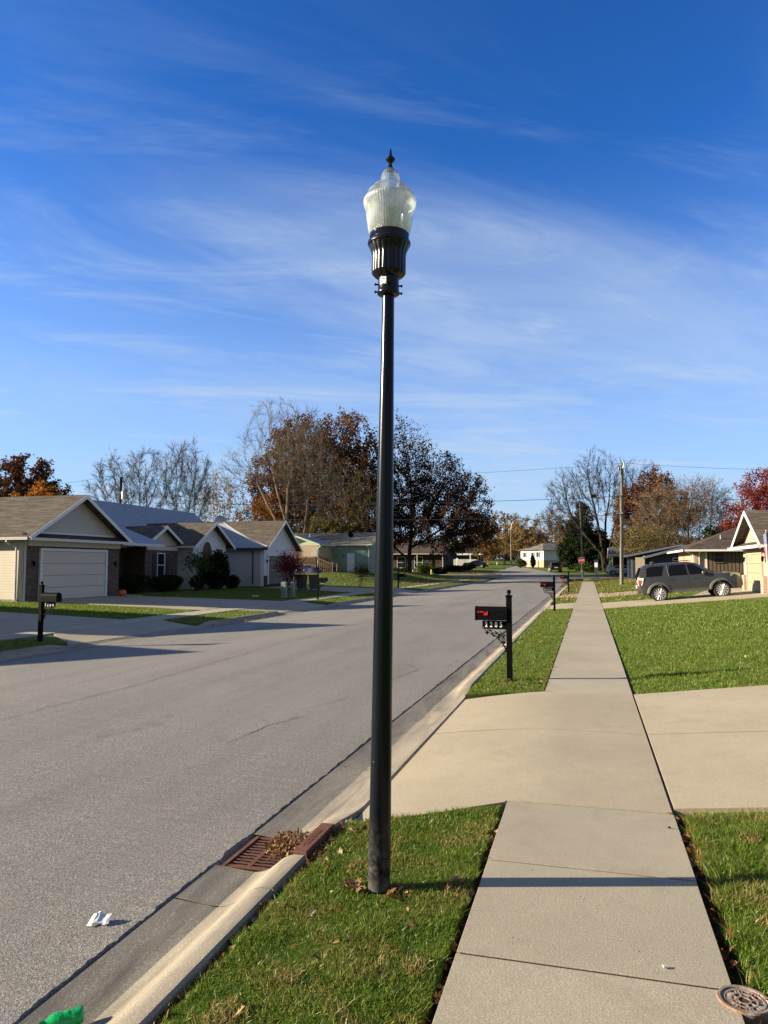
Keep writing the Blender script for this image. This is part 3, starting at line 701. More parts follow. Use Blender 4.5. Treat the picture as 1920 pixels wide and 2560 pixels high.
# ------------------------------------------------------------------ the lamp post
def glass_mat(name, tr, tint, rough, milk):
    t = NT(name)
    c = t.coord(); s = t.n('ShaderNodeSeparateXYZ', {0: c})
    n = t.noise(t.coord(scale=(3, 3, 2)), 5, 5, .6); n2 = t.noise(t.coord(scale=(14, 14, 2)), 6, 3)
    bz = t.math('FRACT', t.math('MULTIPLY', s.outputs[2], 110.0))
    nb = t.bump(t.math('ADD', bz, t.math('MULTIPLY', n2, 1.4)), .35, .004)
    col = t.mix(t.rng(n, .35, .65), tint, tuple(x * .55 for x in tint))
    tp = t.n('ShaderNodeBsdfTransparent', {'Color': (.93, .97, 1, 1)})
    tl = t.n('ShaderNodeBsdfTranslucent', {'Color': col, 'Normal': nb})
    df = t.n('ShaderNodeBsdfDiffuse', {'Color': col, 'Normal': nb})
    gl = t.n('ShaderNodeBsdfGlossy', {'Color': (1, 1, 1, 1), 'Roughness': rough, 'Normal': nb})
    m1 = t.n('ShaderNodeMixShader', {0: .45, 1: tl.outputs[0], 2: df.outputs[0]})
    f = t.rng(n, .3, .7, max(0, tr - .13), tr + .13)
    m2 = t.n('ShaderNodeMixShader', {0: f, 1: m1.outputs[0], 2: tp.outputs[0]})
    fr = t.n('ShaderNodeFresnel', {'IOR': 1.5, 'Normal': nb})
    m3 = t.n('ShaderNodeMixShader', {0: t.math('ADD', t.math('MULTIPLY', fr.outputs[0], .8), .05), 1: m2.outputs[0], 2: gl.outputs[0]})
    t.t.links.new(m3.outputs[0], t.out.inputs[0]); return t.m
MAT['globe'] = glass_mat('prismatic_globe', .16, (.86, .92, .86), .18, .5)
MAT['dome'] = glass_mat('clear_ribbed_dome', .62, (.72, .80, .82), .10, .3)
lamp = empty('street_lamp', (-1.20, 4.25, -.03), 0, 'tall black lamp post with a ribbed glass globe, on the grass strip by the sidewalk', 'street lamp')
lamp.rotation_euler = (R(0), R(0.93), 0); lamp.scale = (1.012, 1.012, 1.012)
mb = MB()       # everything in local metres above the grass
mb.lathe([(.0635, 0), (.063, .3), (.060, .8), (.0555, 1.6), (.0505, 2.1), (.0455, 2.56), (.040, 3.0), (.0355, 3.47), (.0, 3.48)], 40)
auto_smooth(mb.build('pole', None and 0 or MAT['black'], lamp, False))
# dust splashed on the foot of the pole
t = NT('pole_black'); c = t.coord(); s = t.n('ShaderNodeSeparateXYZ', {0: c}); n = t.noise(c, 16, 6, .75); nf = t.noise(c, 60, 4, .8)
foot = t.math('MULTIPLY', t.rng(s.outputs[2], .02, .42, 1.0, 0.0), t.rng(n, .42, .62))
foot = t.math('MAXIMUM', foot, t.math('MULTIPLY', t.rng(s.outputs[2], .0, .10, 1.0, 0.0), .85))
spots = t.rng(t.noise(t.coord(scale=(1, 1, .6)), 22, 2, .5), .735, .76, 0, .8)
f = t.math('MAXIMUM', t.math('MULTIPLY', foot, .75), t.math('MULTIPLY', spots, t.rng(s.outputs[2], 1.0, 2.2, 1, 0)))
col = t.mix(f, (.004, .006, .010), (.13, .12, .10))
ln = t.rng(nf, .62, .8, 0, .25); col = t.mix(ln, col, (.03, .035, .045))
t.principled(col, t.rng(f, 0, 1, .22, .85), 0, .22, t.bump(nf, .10, .002))
for o in lamp.children: o.data.materials[0] = t.m
mb = MB(); fl = lambda a, z: 1 + .05 * abs(math.cos(a * 10)) ** .6 * (1 if 3.585 < z < 3.76 else 0)
mb.lathe([(.0, 3.455), (.052, 3.455), (.066, 3.463), (.068, 3.474), (.064, 3.484), (.062, 3.56), (.070, 3.563), (.088, 3.575), (.098, 3.590), (.0985, 3.60), (.0985, 3.60), (.098, 3.70), (.103, 3.725), (.115, 3.752), (.121, 3.762),
          (.129, 3.768), (.1295, 3.782), (.124, 3.792), (.119, 3.797), (.119, 3.832), (.114, 3.838), (.10, 3.838), (.0, 3.835)], 120, mod=fl)
auto_smooth(mb.build('fluted_fitter', MAT['black'], lamp, False), 50)
mb = MB()
for a in range(4):
    t_ = a * math.pi / 2 + .4
    for z in (3.474, 3.52):
        d = Vector((math.cos(t_), math.sin(t_), 0)); p = d * .058 + Vector((0, 0, z))
        o = MB().tube([p, p + d * .022], .0055, 8).tube([p + d * .018, p + d * .026], .009, 8).build('set_screw', MAT['black'], lamp, False)
rib = lambda a, z: 1 + .010 * math.cos(a * 60)
mb = MB().lathe([(.112, 3.825), (.121, 3.835), (.129, 3.87), (.138, 3.93), (.145, 3.985), (.152, 4.003), (.158, 4.018), (.160, 4.036), (.156, 4.050)], 180, mod=rib)
g = mb.build('globe', MAT['globe'], lamp, False, True)
mb = MB().lathe([(.156, 4.050), (.147, 4.068), (.136, 4.086), (.135, 4.094), (.119, 4.110), (.106, 4.120), (.104, 4.127), (.086, 4.141), (.068, 4.150), (.060, 4.155)], 120, mod=lambda a, z: 1 + .004 * math.cos(a * 60))
auto_smooth(mb.build('shoulder', MAT['dome'], g, False, True), 25)
mb = MB().lathe([(.059, 4.153), (.0575, 4.178), (.053, 4.203), (.041, 4.228), (.024, 4.243), (.0, 4.246)], 90, mod=lambda a, z: 1 + .02 * math.cos(a * 30))
mb.build('cap_dome', MAT['dome'], g, False, True)
mb = MB().lathe([(.0, 3.84), (.030, 3.84), (.030, 3.92), (.022, 3.93), (.030, 3.95), (.036, 3.98), (.030, 4.01), (.0, 4.03)], 24)
auto_smooth(mb.build('bulb', plain('bulb_glass', (.62, .62, .56), .25), lamp, False))
mb = MB().lathe([(.0, 3.835), (.085, 3.838), (.098, 3.90), (.104, 3.97), (.106, 4.0)], 40)
mb.build('inner_refractor', MAT['dome'], lamp, False, True)
mb = MB().lathe([(r_, z_ - .098) for r_, z_ in [(.0, 4.33), (.021, 4.332), (.023, 4.338), (.015, 4.352), (.010, 4.372), (.0095, 4.380), (.020, 4.388), (.0285, 4.399), (.0285, 4.408), (.018, 4.418), (.0105, 4.424), (.0085, 4.440), (.005, 4.462), (.0, 4.478)]], 28)
auto_smooth(mb.build('finial', MAT['black'], lamp, False))
mb = MB()
for i in range(5):
    a0, a1 = R(-128 + i * 8), R(-128 + (i + 1) * 8)
    mb.add([(.0635 * math.cos(a0), .0635 * math.sin(a0), 3.487), (.0635 * math.cos(a1), .0635 * math.sin(a1), 3.487), (.0632 * math.cos(a1), .0632 * math.sin(a1), 3.552), (.0632 * math.cos(a0), .0632 * math.sin(a0), 3.552)], [(0, 1, 2, 3)])
st = mb.build('sticker', MAT['white'], lamp, False)
mb = MB()
for i, (z0, z1, b0, b1) in enumerate(((3.535, 3.543, -122, -96), (3.520, 3.526, -122, -104), (3.508, 3.513, -118, -98), (3.495, 3.500, -122, -110))):
    for k in range(4):
        a0 = R(b0 + (b1 - b0) * k / 4); a1 = R(b0 + (b1 - b0) * (k + .7) / 4)
        mb.add([(.0642 * math.cos(a0), .0642 * math.sin(a0), z0), (.0642 * math.cos(a1), .0642 * math.sin(a1), z0), (.0642 * math.cos(a1), .0642 * math.sin(a1), z1), (.0642 * math.cos(a0), .0642 * math.sin(a0), z1)], [(0, 1, 2, 3)])
mb.build('print', MAT['shutter'], st, False)
# ------------------------------------------------------------------ mailboxes
def make_mailbox(loc, rz, label, number, flag=True):
    r = empty('mailbox', loc, rz, label, 'mailbox', 'black mailboxes on scrolled posts along the street')
    mb = MB().cham(-.043, .043, -.043, .043, -.05, 1.335, .004).box(-.050, .050, -.050, .050, 1.335, 1.348).box(-.054, .054, -.054, .054, 1.348, 1.36).cham(-.046, .046, -.046, .046, 1.36, 1.378, .014)
    mb.build('post', MAT['black_satin'], r, False)
    mb = MB().lathe([(.0, 1.375), (.022, 1.377), (.013, 1.388), (.014, 1.395)] + [(.036 * math.sin(a), 1.424 - .036 * math.cos(a)) for a in np.linspace(.4, math.pi, 12)], 20)
    auto_smooth(mb.build('ball_finial', MAT['black_satin'], r, False))
    # box: arched section, runs from the post towards the street (-x)
    hw = .085; sec = [(-hw, .965), (hw, .965), (hw, 1.10)] + [(hw * math.cos(a), 1.10 + .085 * math.sin(a)) for a in np.linspace(.15, math.pi - .15, 9)] + [(-hw, 1.10)]
    box = MB().prism(sec, -.52, -.03, 'x').box(-.34, -.20, -.03, .03, .958, .966)
    bo = box.build('box', MAT['black_satin'], r, False); auto_smooth(bo, 30)
    sec2 = [(y * 1.06, (z - 1.07) * 1.05 + 1.07) for y, z in sec]
    dr_ = MB().prism(sec2, -.545, -.515, 'x').box(-.556, -.545, -.02, .02, 1.135, 1.15)
    auto_smooth(dr_.build('door', MAT['black_satin'], r, False), 30)
    if flag:
        fb = MB().box(-.50, -.36, -.0935, -.0895, 1.088, 1.108).box(-.40, -.335, -.0935, -.0895, 1.045, 1.108).tube([(-.492, -.087, 1.097), (-.492, -.099, 1.097)], .013, 10)
        fb.build('flag', MAT['red'], r, False)
    pl = MB().prism([(-.435, .82), (-.435, .953), (-.043, .953), (-.043, .815)], -.009, .009, 'y')
    p = pl.build('number_plate', MAT['black_satin'], r, False)
    for sgn in (-1, 1):
        for k, ch in enumerate(number):
            xx = -.372 + k * .080
            if sgn > 0: xx = -.372 + (len(number) - 1 - k) * .080
            text('digit', ch, MAT['white'], p, (xx, sgn * .0105, .888), (R(90), 0, 0 if sgn < 0 else math.pi), .118, .0012, .0030, .74)
    MB().tube([(-.418, -.012, .838), (-.418, .012, .838)], .012, 10).build('reflector', MAT['red'], p, False)
    for sx_ in (-.30, -.20):
        MB().tube([(sx_, -.011, .968), (sx_, .011, .968)], .006, 6).build('bolt', MAT['steel'], p, False)
    # cast leaf scroll bracket
    sb = MB(); rn = random.Random(5)
    arc = [(-.40 + .36 * (1 - math.cos(a)), .805 - .36 * math.sin(a) * 1.0) for a in np.linspace(0, math.pi / 2, 12)]
    arc = [(-.405, .812), (-.36, .775), (-.30, .745), (-.235, .71), (-.175, .665), (-.125, .61), (-.09, .55), (-.065, .49), (-.045, .44)]
    sb.tube([(x, 0, z) for x, z in arc], .006, 6)
    sb.tube([(-.34, 0, .805), (-.26, 0, .755), (-.15, 0, .74), (-.05, 0, .775)], .005, 6)
    sb.tube([(-.05, 0, .80), (-.11, 0, .72), (-.12, 0, .62)], .005, 6)
    for (x, z) in arc[1:-1] + [(-.30, .78), (-.22, .76), (-.13, .75), (-.09, .72), (-.10, .67), (-.06, .60), (-.19, .72), (-.14, .70)]:
        for q in range(3):
            a = rn.uniform(0, 2 * math.pi); L = rn.uniform(.028, .048); ww = L * .32
            d = (math.cos(a), math.sin(a)); nrm = (-d[1], d[0]); th = .004
            pts = [(x, z), (x + d[0]*L*.5 + nrm[0]*ww, z + d[1]*L*.5 + nrm[1]*ww), (x + d[0]*L, z + d[1]*L), (x + d[0]*L*.5 - nrm[0]*ww, z + d[1]*L*.5 - nrm[1]*ww)]
            sb.prism(pts, -th - q * .0012, th + q * .0012, 'y')
    for (cx_, cz_, rr_, a0) in ((-.345, .79, .022, 0), (-.255, .725, .024, 2), (-.165, .70, .026, 4), (-.08, .635, .022, 1), (-.062, .54, .018, 3)):
        sb.tube([(cx_ + rr_ * (1 - i * .045) * math.cos(a0 + i * .5), 0, cz_ + rr_ * (1 - i * .045) * math.sin(a0 + i * .5)) for i in range(14)], .0045, 6)
    sb.build('scroll_bracket', MAT['black_satin'], r, False)
    return r
make_mailbox((-1.255, 12.21, -.03), 0, 'nearest black mailbox, numbered 2205, red flag, on the grass right of the street', '2205')
make_mailbox((-1.34, 30.72, -.03), R(2), 'second black mailbox on the right, numbered 2203, at the edge of the driveway', '2203')
make_mailbox((-1.29, 51.26, -.03), R(-3), 'farthest black mailbox on the right, numbered 2201, near the street corner', '2201')
make_mailbox((-13.03, 15.46, -.03), R(176), 'black mailbox numbered 2204 on the shaded grass at far left', '2204', True)
make_mailbox((-14.0, 37.45, -.03), R(178), 'black mailbox numbered 2202 in front of the green utility pedestals', '2202', True)
make_mailbox((-14.1, 55.3, -.03), R(178), 'far left black mailbox numbered 2200, just right of the lamp post', '2200', True)
# ------------------------------------------------------------------ storm drain
dr = empty('storm_drain', (-2.1, 4.9, -.19), 0, 'rusty storm drain with a slotted grate and an iron kerb box, half full of leaves', 'storm drain')
gx0, gx1, gy0, gy1 = -2.405, -2.045, DR[0] + .01, DR[1] - .01
mb = MB(); zt = -.175; zb = -.179
mb.box(gx0, gx0 + .028, gy0, gy1, zb, zt + .004).box(gx1 - .02, gx1, gy0, gy1, zb, zt).box(gx0 + .028, gx1 - .02, gy0, gy0 + .03, zb, zt).box(gx0 + .028, gx1 - .02, gy1 - .03, gy1, zb, zt)
rows = np.linspace(gy0 + .03, gy1 - .03, 11)
mx_ = (gx0 + gx1) / 2
mb.box(mx_ - .016, mx_ + .016, gy0 + .03, gy1 - .03, zb, zt - .0015)
for i in range(10):
    a, b = rows[i], rows[i + 1]; wbar = (b - a) * .46
    for (u0, u1) in ((gx0 + .028, mx_ - .016), (mx_ + .016, gx1 - .02)):
        mb.box(u0, u1, a, a + wbar, zb, zt - .003)
mb.build('grate', MAT['rust'], dr)
MB().box(gx0 + .004, gx1 - .004, gy0 + .004, gy1 - .004, -.40, -.186).build('slot_shade_block', MAT['dark'], dr)  # dark block close below the slots paints their depth, shade and dirt
MB().box(gx1 + .001, -1.91, gy0, gy1, -.40, -.185).build('throat', MAT['dark'], dr)  # solid dark fill painted as the shaded opening
mb = MB().cham(-1.90, -1.795, DR[0] + .005, DR[1] - .005, -.075, -.028, .008).box(-1.905, -1.89, DR[0] + .005, DR[1] - .005, -.20, -.040)
mb.box(-1.868, -1.862, 4.75, 5.06, -.029, -.0265).box(-1.84, -1.836, 4.75, 5.06, -.029, -.0265)
hb = mb.build('kerb_box', MAT['rust'], dr)
for q in range(7): MB().box(-1.858, -1.845, 4.78 + q * .038, 4.80 + q * .038, -.029, -.0262).build('cast_letter', MAT['rust'], hb)
rg = np.random.default_rng(5); n = 620
x = rg.uniform(-2.26, -1.92, n); y = 4.66 + (x + 2.26) * .25 + rg.beta(2.0, 1.1, n) * (5.30 - 4.66 - (x + 2.26) * .25)
k = (y - 4.6) * .6 + (x + 2.30) * 1.2 > .30
x, y = x[k], y[k]
litter('fallen_leaves', 'heap of dry leaves lying on the storm drain grate', np.stack([x, y, -.172 + rg.uniform(0, .032, len(x)) * np.clip((x + 2.26) * 5, .1, 1)], 1), .030, MAT['litter'], 31, .9)
# ------------------------------------------------------------------ round iron cover
cv = empty('iron_cover', (.600, 3.545, -.012), 0, 'round rusty iron access cover with a raised pattern at the corner of the sidewalk', 'access cover')
cv.scale = (.86, .86, .86)
mb = MB().lathe([(.122, -.06), (.122, .0), (.126, .012), (.122, .020), (.108, .020), (.104, .012), (.104, .004)], 48); auto_smooth(mb.build('frame_ring', MAT['cover'], cv, False))
mb = MB().lathe([(.0, .008), (.098, .008), (.101, .004), (.101, -.02)], 48)
lid = mb.build('lid', plain('cover_recess', (.045, .030, .024), .9, var=.4, vs=40), cv, False)
mb = MB()
for rr_, w_ in ((.092, .005), (.060, .004), (.030, .004)):
    mb.lathe([(rr_ - w_, .007), (rr_ - w_, .014), (rr_ + w_, .014), (rr_ + w_, .007)], 40)
for k in range(8):
    a = R(k * 45 + 10); c_, s_ = math.cos(a), math.sin(a)
    mb.add([(c_ * u - s_ * v, s_ * u + c_ * v, z) for z in (.007, .0135) for (u, v) in ((.03, -.0035), (.09, -.0035), (.09, .0035), (.03, .0035))], [(4, 5, 6, 7), (0, 1, 5, 4), (1, 2, 6, 5), (2, 3, 7, 6), (3, 0, 4, 7)])
for k in range(16):
    a = R(k * 22.5 + 20); c_, s_ = math.cos(a), math.sin(a)
    mb.add([(c_ * u - s_ * v, s_ * u + c_ * v, z) for z in (.007, .0125) for (u, v) in ((.062, -.0025), (.090, -.0025), (.090, .0025), (.062, .0025))], [(4, 5, 6, 7), (0, 1, 5, 4), (1, 2, 6, 5), (2, 3, 7, 6), (3, 0, 4, 7)])
mb.build('relief', MAT['cover'], lid, False)
# ------------------------------------------------------------------ litter in the street
pp = empty('paper_scrap', (-2.655, 3.705, float(crown(-2.66, 3.7)) + .002), R(20), 'crumpled white wrapper lying on the asphalt near the gutter', 'litter')
pp.scale = (.82, .82, .82)
mb = MB(); rn = random.Random(9); nx, ny = 7, 5; V = []
for jy in range(ny):
    for ix in range(nx):
        V.append(((ix / (nx-1) - .5) * .115, (jy / (ny-1) - .5) * .085 + .01 * math.sin(ix), .006 + .035 * math.exp(-((ix - 1.5) ** 2) / 2) * (.3 + jy * .2) + rn.uniform(0, .006) + .006 * ix * (jy / 4)))
mb.add(V, [(jy*nx+ix, jy*nx+ix+1, (jy+1)*nx+ix+1, (jy+1)*nx+ix) for jy in range(ny-1) for ix in range(nx-1)])
o = mb.build('sheet', plain('wrapper', (.62, .62, .70), .35, var=.05), pp, False)
mb = MB(); mb.add([(-.085, -.05, .004), (-.05, -.055, .006), (-.04, .03, .05), (-.06, .035, .045)], [(0, 1, 2, 3)]).add([(-.05, .03, .047), (-.02, .035, .052), (-.02, .05, .035), (-.05, .05, .03)], [(0, 1, 2, 3)])
mb.build('torn_flap', MAT['white'], pp, False)
bt = empty('crushed_bottle', (-2.235, 2.875, -.165), R(222), 'crushed green plastic soft-drink bottle lying in the gutter', 'bottle')
bt.scale = (.68, 1.05, 1.05)
t = NT('green_plastic'); c = t.coord(); n = t.noise(c, 30, 4)
t.principled((.012, .50, .13, 1), .12, 0, .7, t.bump(n, .6, .01), Transmission_Weight=.45, IOR=1.4)
mb = MB(); rn = random.Random(3); prof = [(-.115, .024), (-.11, .032), (-.09, .036), (-.06, .030), (-.03, .036), (0, .030), (.03, .035), (.055, .031), (.08, .026), (.10, .016), (.118, .012), (.13, .012)]
K = 14; b = 0
for x_, r_ in prof:
    for k in range(K):
        a = 2 * math.pi * k / K; rr_ = r_ * (1 + rn.uniform(-.16, .16))
        mb.v.append((x_ + rn.uniform(-.006, .006), rr_ * math.cos(a) * 1.15, .026 + rr_ * math.sin(a) * .78))
for i in range(len(prof) - 1):
    for k in range(K): mb.f.append([i*K+k, i*K+(k+1) % K, (i+1)*K+(k+1) % K, (i+1)*K+k]); mb.mi.append(0)
mb.f.append(list(range(K))); mb.mi.append(0)
auto_smooth(mb.build('body', t.m, bt, False), 60)
MB().tube([(.126, 0, .026), (.146, 0, .026)], .014, 14).build('cap', plain('green_cap', (.02, .22, .05), .4), bt, False)
mb = MB().box(-.012, .012, -.010, .010, .0, .012)
cs = mb.build('stone_chip', plain('pale_chip', (.65, .62, .55), .7)); cs.location = (.30, 3.62 + .1, .004); cs.rotation_euler = (.2, .1, .5); cs.scale = (.7, .7, .7)
tag(cs, 'small pale chip lying on the near sidewalk slab', 'stone')
MAT['fascia_blue'] = plain('fascia_slate', (.13, .15, .18), .5, var=.05)
MAT['ped_grey'] = siding('siding_slate_grey', (.20, .21, .22), .15)
MAT['lg'] = plain('lamp_glass', (.5, .5, .46), .3)
# ------------------------------------------------------------------ houses
def wing(root, axis, u0, u1, v0, v1, zg, ze, za, wall, gable=None, roof=None, ov=.35, ovf=.45, front='hi', trim='trim', back=False, soffit='soffit', th=.10, apex=None, fascia=True, name='wall', gut=None):
    """box with a gable roof. axis = direction of the ridge; u along it, v across it; front = gable end that carries trim"""
    P = (lambda u, v, z: (u, v, z)) if axis == 'x' else (lambda u, v, z: (v, u, z))
    def fix(fs): return fs if axis == 'x' else [tuple(reversed(f)) for f in fs]
    vm = (v0 + v1) / 2 if apex is None else apex
    mb = MB()
    mb.add([P(*p) for p in [(u0,v0,zg),(u1,v0,zg),(u1,v1,zg),(u0,v1,zg),(u0,v0,ze),(u1,v0,ze),(u1,v1,ze),(u0,v1,ze)]],
           fix([(3,2,1,0),(0,1,5,4),(1,2,6,5),(2,3,7,6),(3,0,4,7)]))
    mb.build(name, MAT[wall], root)
    sl = (za - ze) / (vm - v0 + ov); sr = (za - ze) / (v1 - vm + ov)
    zin0 = ze + sl * ov - .02; zin1 = ze + sr * ov - .02
    mb = MB()
    mb.add([P(*p) for p in [(u0,v0,ze),(u1,v0,ze),(u1,v1,ze),(u0,v1,ze),(u0,v0,zin0),(u1,v0,zin0),(u1,vm,za-.03),(u0,vm,za-.03),(u1,v1,zin1),(u0,v1,zin1)]],
           fix([(0,1,5,4),(1,2,8,6,5),(3,0,4,7,9),(2,3,9,8)]))
    mb.build('gable', MAT[gable or wall], root)
    ua = u0 - (ovf if front in ('lo', 'both') else 0); ub = u1 + (ovf if front in ('hi', 'both') else 0)
    e0, e1 = v0 - ov, v1 + ov
    mb = MB()
    for e in ((e0, ze), (e1, ze)):
        q = [(ua, e[0], ze), (ub, e[0], ze), (ub, vm, za), (ua, vm, za)]
        vs = [P(*p) for p in q] + [P(p[0], p[1], p[2] + th) for p in q]
        fs = [(3,2,1,0),(4,5,6,7),(0,1,5,4),(1,2,6,5),(2,3,7,6),(3,0,4,7)]
        if e[0] == e1: fs = [tuple(reversed(f)) for f in fs]
        mb.add(vs, fix(fs))
    rf = mb.build('roof', MAT[roof], root)
    mb = MB()
    for end, uu in (('lo', ua), ('hi', ub)):
        if front not in (end, 'both'): continue
        s_ = -1 if end == 'lo' else 1
        for e in (e0, e1):
            a, b = (uu - .03, uu - .002) if s_ > 0 else (uu + .002, uu + .03)
            a, b = uu + s_ * .003, uu + s_ * .035
            pl = [(e, ze - .10), (e, ze + th - .01), (vm, za + th - .01), (vm, za - .10)]
            vs = [P(a, *p) for p in pl] + [P(b, *p) for p in pl]
            mb.add(vs, [(0,1,2,3),(7,6,5,4),(0,4,5,1),(1,5,6,2),(2,6,7,3),(3,7,4,0)])
    if mb.v: mb.build('rake_board', MAT[trim], rf)
    mb = MB()
    for e, s_ in ((e0, -1), (e1, 1)):      # gutters along the eaves
        a, b = (e - .10, e + .01) if s_ < 0 else (e - .01, e + .10)
        vs = [P(u, v, z) for u in (ua + .02, ub - .02) for v, z in ((a, ze - .05), (b, ze - .05), (b, ze + .07), (a, ze + .07))]
        mb.add(vs, [(0,1,2,3),(7,6,5,4),(0,4,5,1),(1,5,6,2),(2,6,7,3),(3,7,4,0)])
    mb.build('gutter', MAT[gut or trim], rf)
    return rf
def bx(root, name, mat, *b, parent=None): return MB().box(*b).build(name, MAT[mat], parent or root)
def garage_door(root, X, s, y0, y1, z0, z1, mat, rows=4, cols=8, trim='trim', depth=.06):
    """sectional door in a wall that faces +x (s=1) or -x (s=-1)"""
    mb = MB(); H = (z1 - z0) / rows
    for r_ in range(rows):
        a, b = z0 + r_ * H + .008, z0 + (r_ + 1) * H - .008
        xs_ = sorted((X + s * .02, X + s * .05)); mb.box(xs_[0], xs_[1], y0, y1, a, b)
        for c in range(cols):
            w_ = (y1 - y0) / cols; x2 = sorted((X + s * .05, X + s * .0525))
            mb.box(x2[0], x2[1], y0 + c * w_ + .03, y0 + (c + 1) * w_ - .03, a + .05, b - .05)
    d = mb.build('garage_door', MAT[mat], root)
    x3 = sorted((X + s * .001, X + s * .09)); mb = MB()
    mb.box(x3[0], x3[1], y0 - .14, y0 - .005, z0 - .02, z1 + .13).box(x3[0], x3[1], y1 + .005, y1 + .14, z0 - .02, z1 + .13).box(x3[0], x3[1], y0 - .005, y1 + .005, z1 + .005, z1 + .13)
    mb.build('door_frame', MAT[trim], d); return d
def window(root, axis, P0, s, a0, a1, z0, z1, trim='trim', shutters=None, mull=True, fw=.06):
    """axis: wall normal ('x' or 'y') with sign s at coordinate P0"""
    def B(mb, d0, d1, u0, u1, zz0, zz1):
        p = sorted((P0 + s * d0, P0 + s * d1))
        return mb.box(p[0], p[1], u0, u1, zz0, zz1) if axis == 'x' else mb.box(u0, u1, p[0], p[1], zz0, zz1)
    mb = MB(); B(mb, .002, .06, a0 - fw, a0, z0 - fw, z1 + fw); B(mb, .002, .06, a1, a1 + fw, z0 - fw, z1 + fw); B(mb, .002, .06, a0, a1, z1, z1 + fw); B(mb, .002, .075, a0, a1, z0 - fw, z0)
    if mull: B(mb, .012, .045, a0, a1, (z0 + z1) / 2 - .025, (z0 + z1) / 2 + .025)
    f = mb.build('window', MAT[trim], root)
    mb = MB(); B(mb, .003, .012, a0, a1, z0, z1); mb.build('pane', MAT['glass'], f)
    if shutters:
        for u in (a0 - fw - shutters - .01, a1 + fw + .01):
            mb = MB(); B(mb, .002, .04, u, u + shutters, z0 - fw, z1 + fw)
            for k in range(10):
                zz = z0 + (z1 - z0) * (k + .3) / 10; B(mb, .04, .05, u + .04, u + shutters - .04, zz, zz + .05)
            mb.build('shutter', MAT['shutter'], root)
    return f
def downspout(root, pts, mat='trim', r=.045):
    return MB().tube(pts, r, 6).build('downspout', MAT[mat], root)
def coach_lamp(root, x, y, z, s=1, axis='x'):
    q = lambda d, e, zz: (x + s * d, y + e, z + zz) if axis == 'x' else (x + e, y + s * d, z + zz)
    mb = MB().tube([q(0, 0, 0), q(.06, 0, .04), q(.10, 0, .06)], .018, 6)
    c = q(.11, 0, 0); mb.lathe([(.02, .06), (.06, .02), (.065, .0), (.05, -.14), (.02, -.17), (0, -.18)], 6, c=c)
    l = mb.build('coach_lamp', MAT['black_satin'], root)
    MB().lathe([(.052, -.01), (.040, -.13)], 6, c=q(.11, 0, 0), mod=lambda a, zz: 1.12).build('lamp_glass', MAT['lg'], l)
# house with the tan garage, left foreground
HA = empty('house', (-26, 30, .2), 0, 'house with a tan garage door between mottled brick piers, nearest on the left', 'house')
wing(HA, 'x', -34.0, -23.3, 26.55, 33.2, .1, 2.95, 5.05, 'brick', 'side_tan', 'sh_x', .35, .5, 'hi', gut='gutter_metal')
MB().box(-34.02, -23.75, 26.49, 26.545, .12, 2.94).build('side_wall', MAT['side_tan'], HA)
bx(HA, 'foundation', 'kerb', -34.0, -23.5, 26.44, 26.485, .0, .36)
MB().box(-23.74, -23.27, 26.47, 26.545, .1, 2.9).box(-23.295, -23.265, 26.47, 26.60, .1, 2.9).build('corner_trim', MAT['trim_tan'], HA)
garage_door(HA, -23.3, 1, 27.55, 32.0, .28, 2.45, 'gdoor')
bx(HA, 'frieze', 'trim_tan', -23.29, -23.20, 26.62, 33.15, 2.66, 2.90)
# pent roof strip and gutter over the garage door
pr = MB().prism([(-22.75, 2.93), (-22.75, 2.99), (-23.25, 3.22), (-23.25, 3.0)], 26.3, 33.35, 'y')
pr.v = [(x, y, z) for (y, x, z) in [(v[1], v[0], v[2]) for v in pr.v]]
p_ = pr.build('pent_roof', MAT['sh_dark'], HA)
MB().box(-22.74, -22.63, 26.15, 33.6, 2.88, 3.0).build('gutter', MAT['gutter_metal'], p_)
bx(HA, 'gable_sill', 'trim', -23.295, -23.25, 27.1, 32.65, 3.225, 3.30, parent=p_)
bx(HA, 'soffit', 'soffit', -23.29, -22.76, 26.3, 33.35, 2.905, 2.928, parent=p_)
for y in (27.0, 32.75): coach_lamp(HA, -23.3, y, 1.95)
downspout(HA, [(-23.9, 26.1, 2.85), (-23.85, 26.28, 2.72), (-23.62, 26.40, 2.6), (-23.60, 26.42, .35), (-23.55, 26.2, .25)], 'gutter_metal')
# main body: ridge along the street
wing(HA, 'y', 33.22, 37.29, -33.9, -26.45, .1, 2.90, 4.6, 'brick_dark', 'side_tan', 'frost', .5, .3, 'hi', gut='gutter_metal')
wing(HA, 'y', 37.3, 41.6, -34.0, -26.4, .1, 2.93, 5.85, 'brick_dark', 'side_tan', 'frost', .55, .3, 'hi', gut='gutter_metal')
bx(HA, 'porch_post', 'trim_tan', -25.1, -24.98, 33.5, 33.62, .2, 2.9)
wing(HA, 'x', -27.5, -25.0, 38.1, 41.6, .1, 3.0, 4.12, 'brick', 'side_tan', 'sh_x', .35, .35, 'hi', gut='gutter_metal')
window(HA, 'x', -25.0, 1, 39.35, 40.1, 1.15, 2.5, shutters=.42)
bx(HA, 'frieze', 'trim_tan', -24.995, -24.92, 38.15, 41.55, 2.72, 2.95)
bx(HA, 'front_door', 'shutter', -26.39, -26.33, 35.4, 36.4, .35, 2.4)
bx(HA, 'house_number', 'trim', -26.398, -26.36, 36.9, 37.25, 1.95, 2.05)
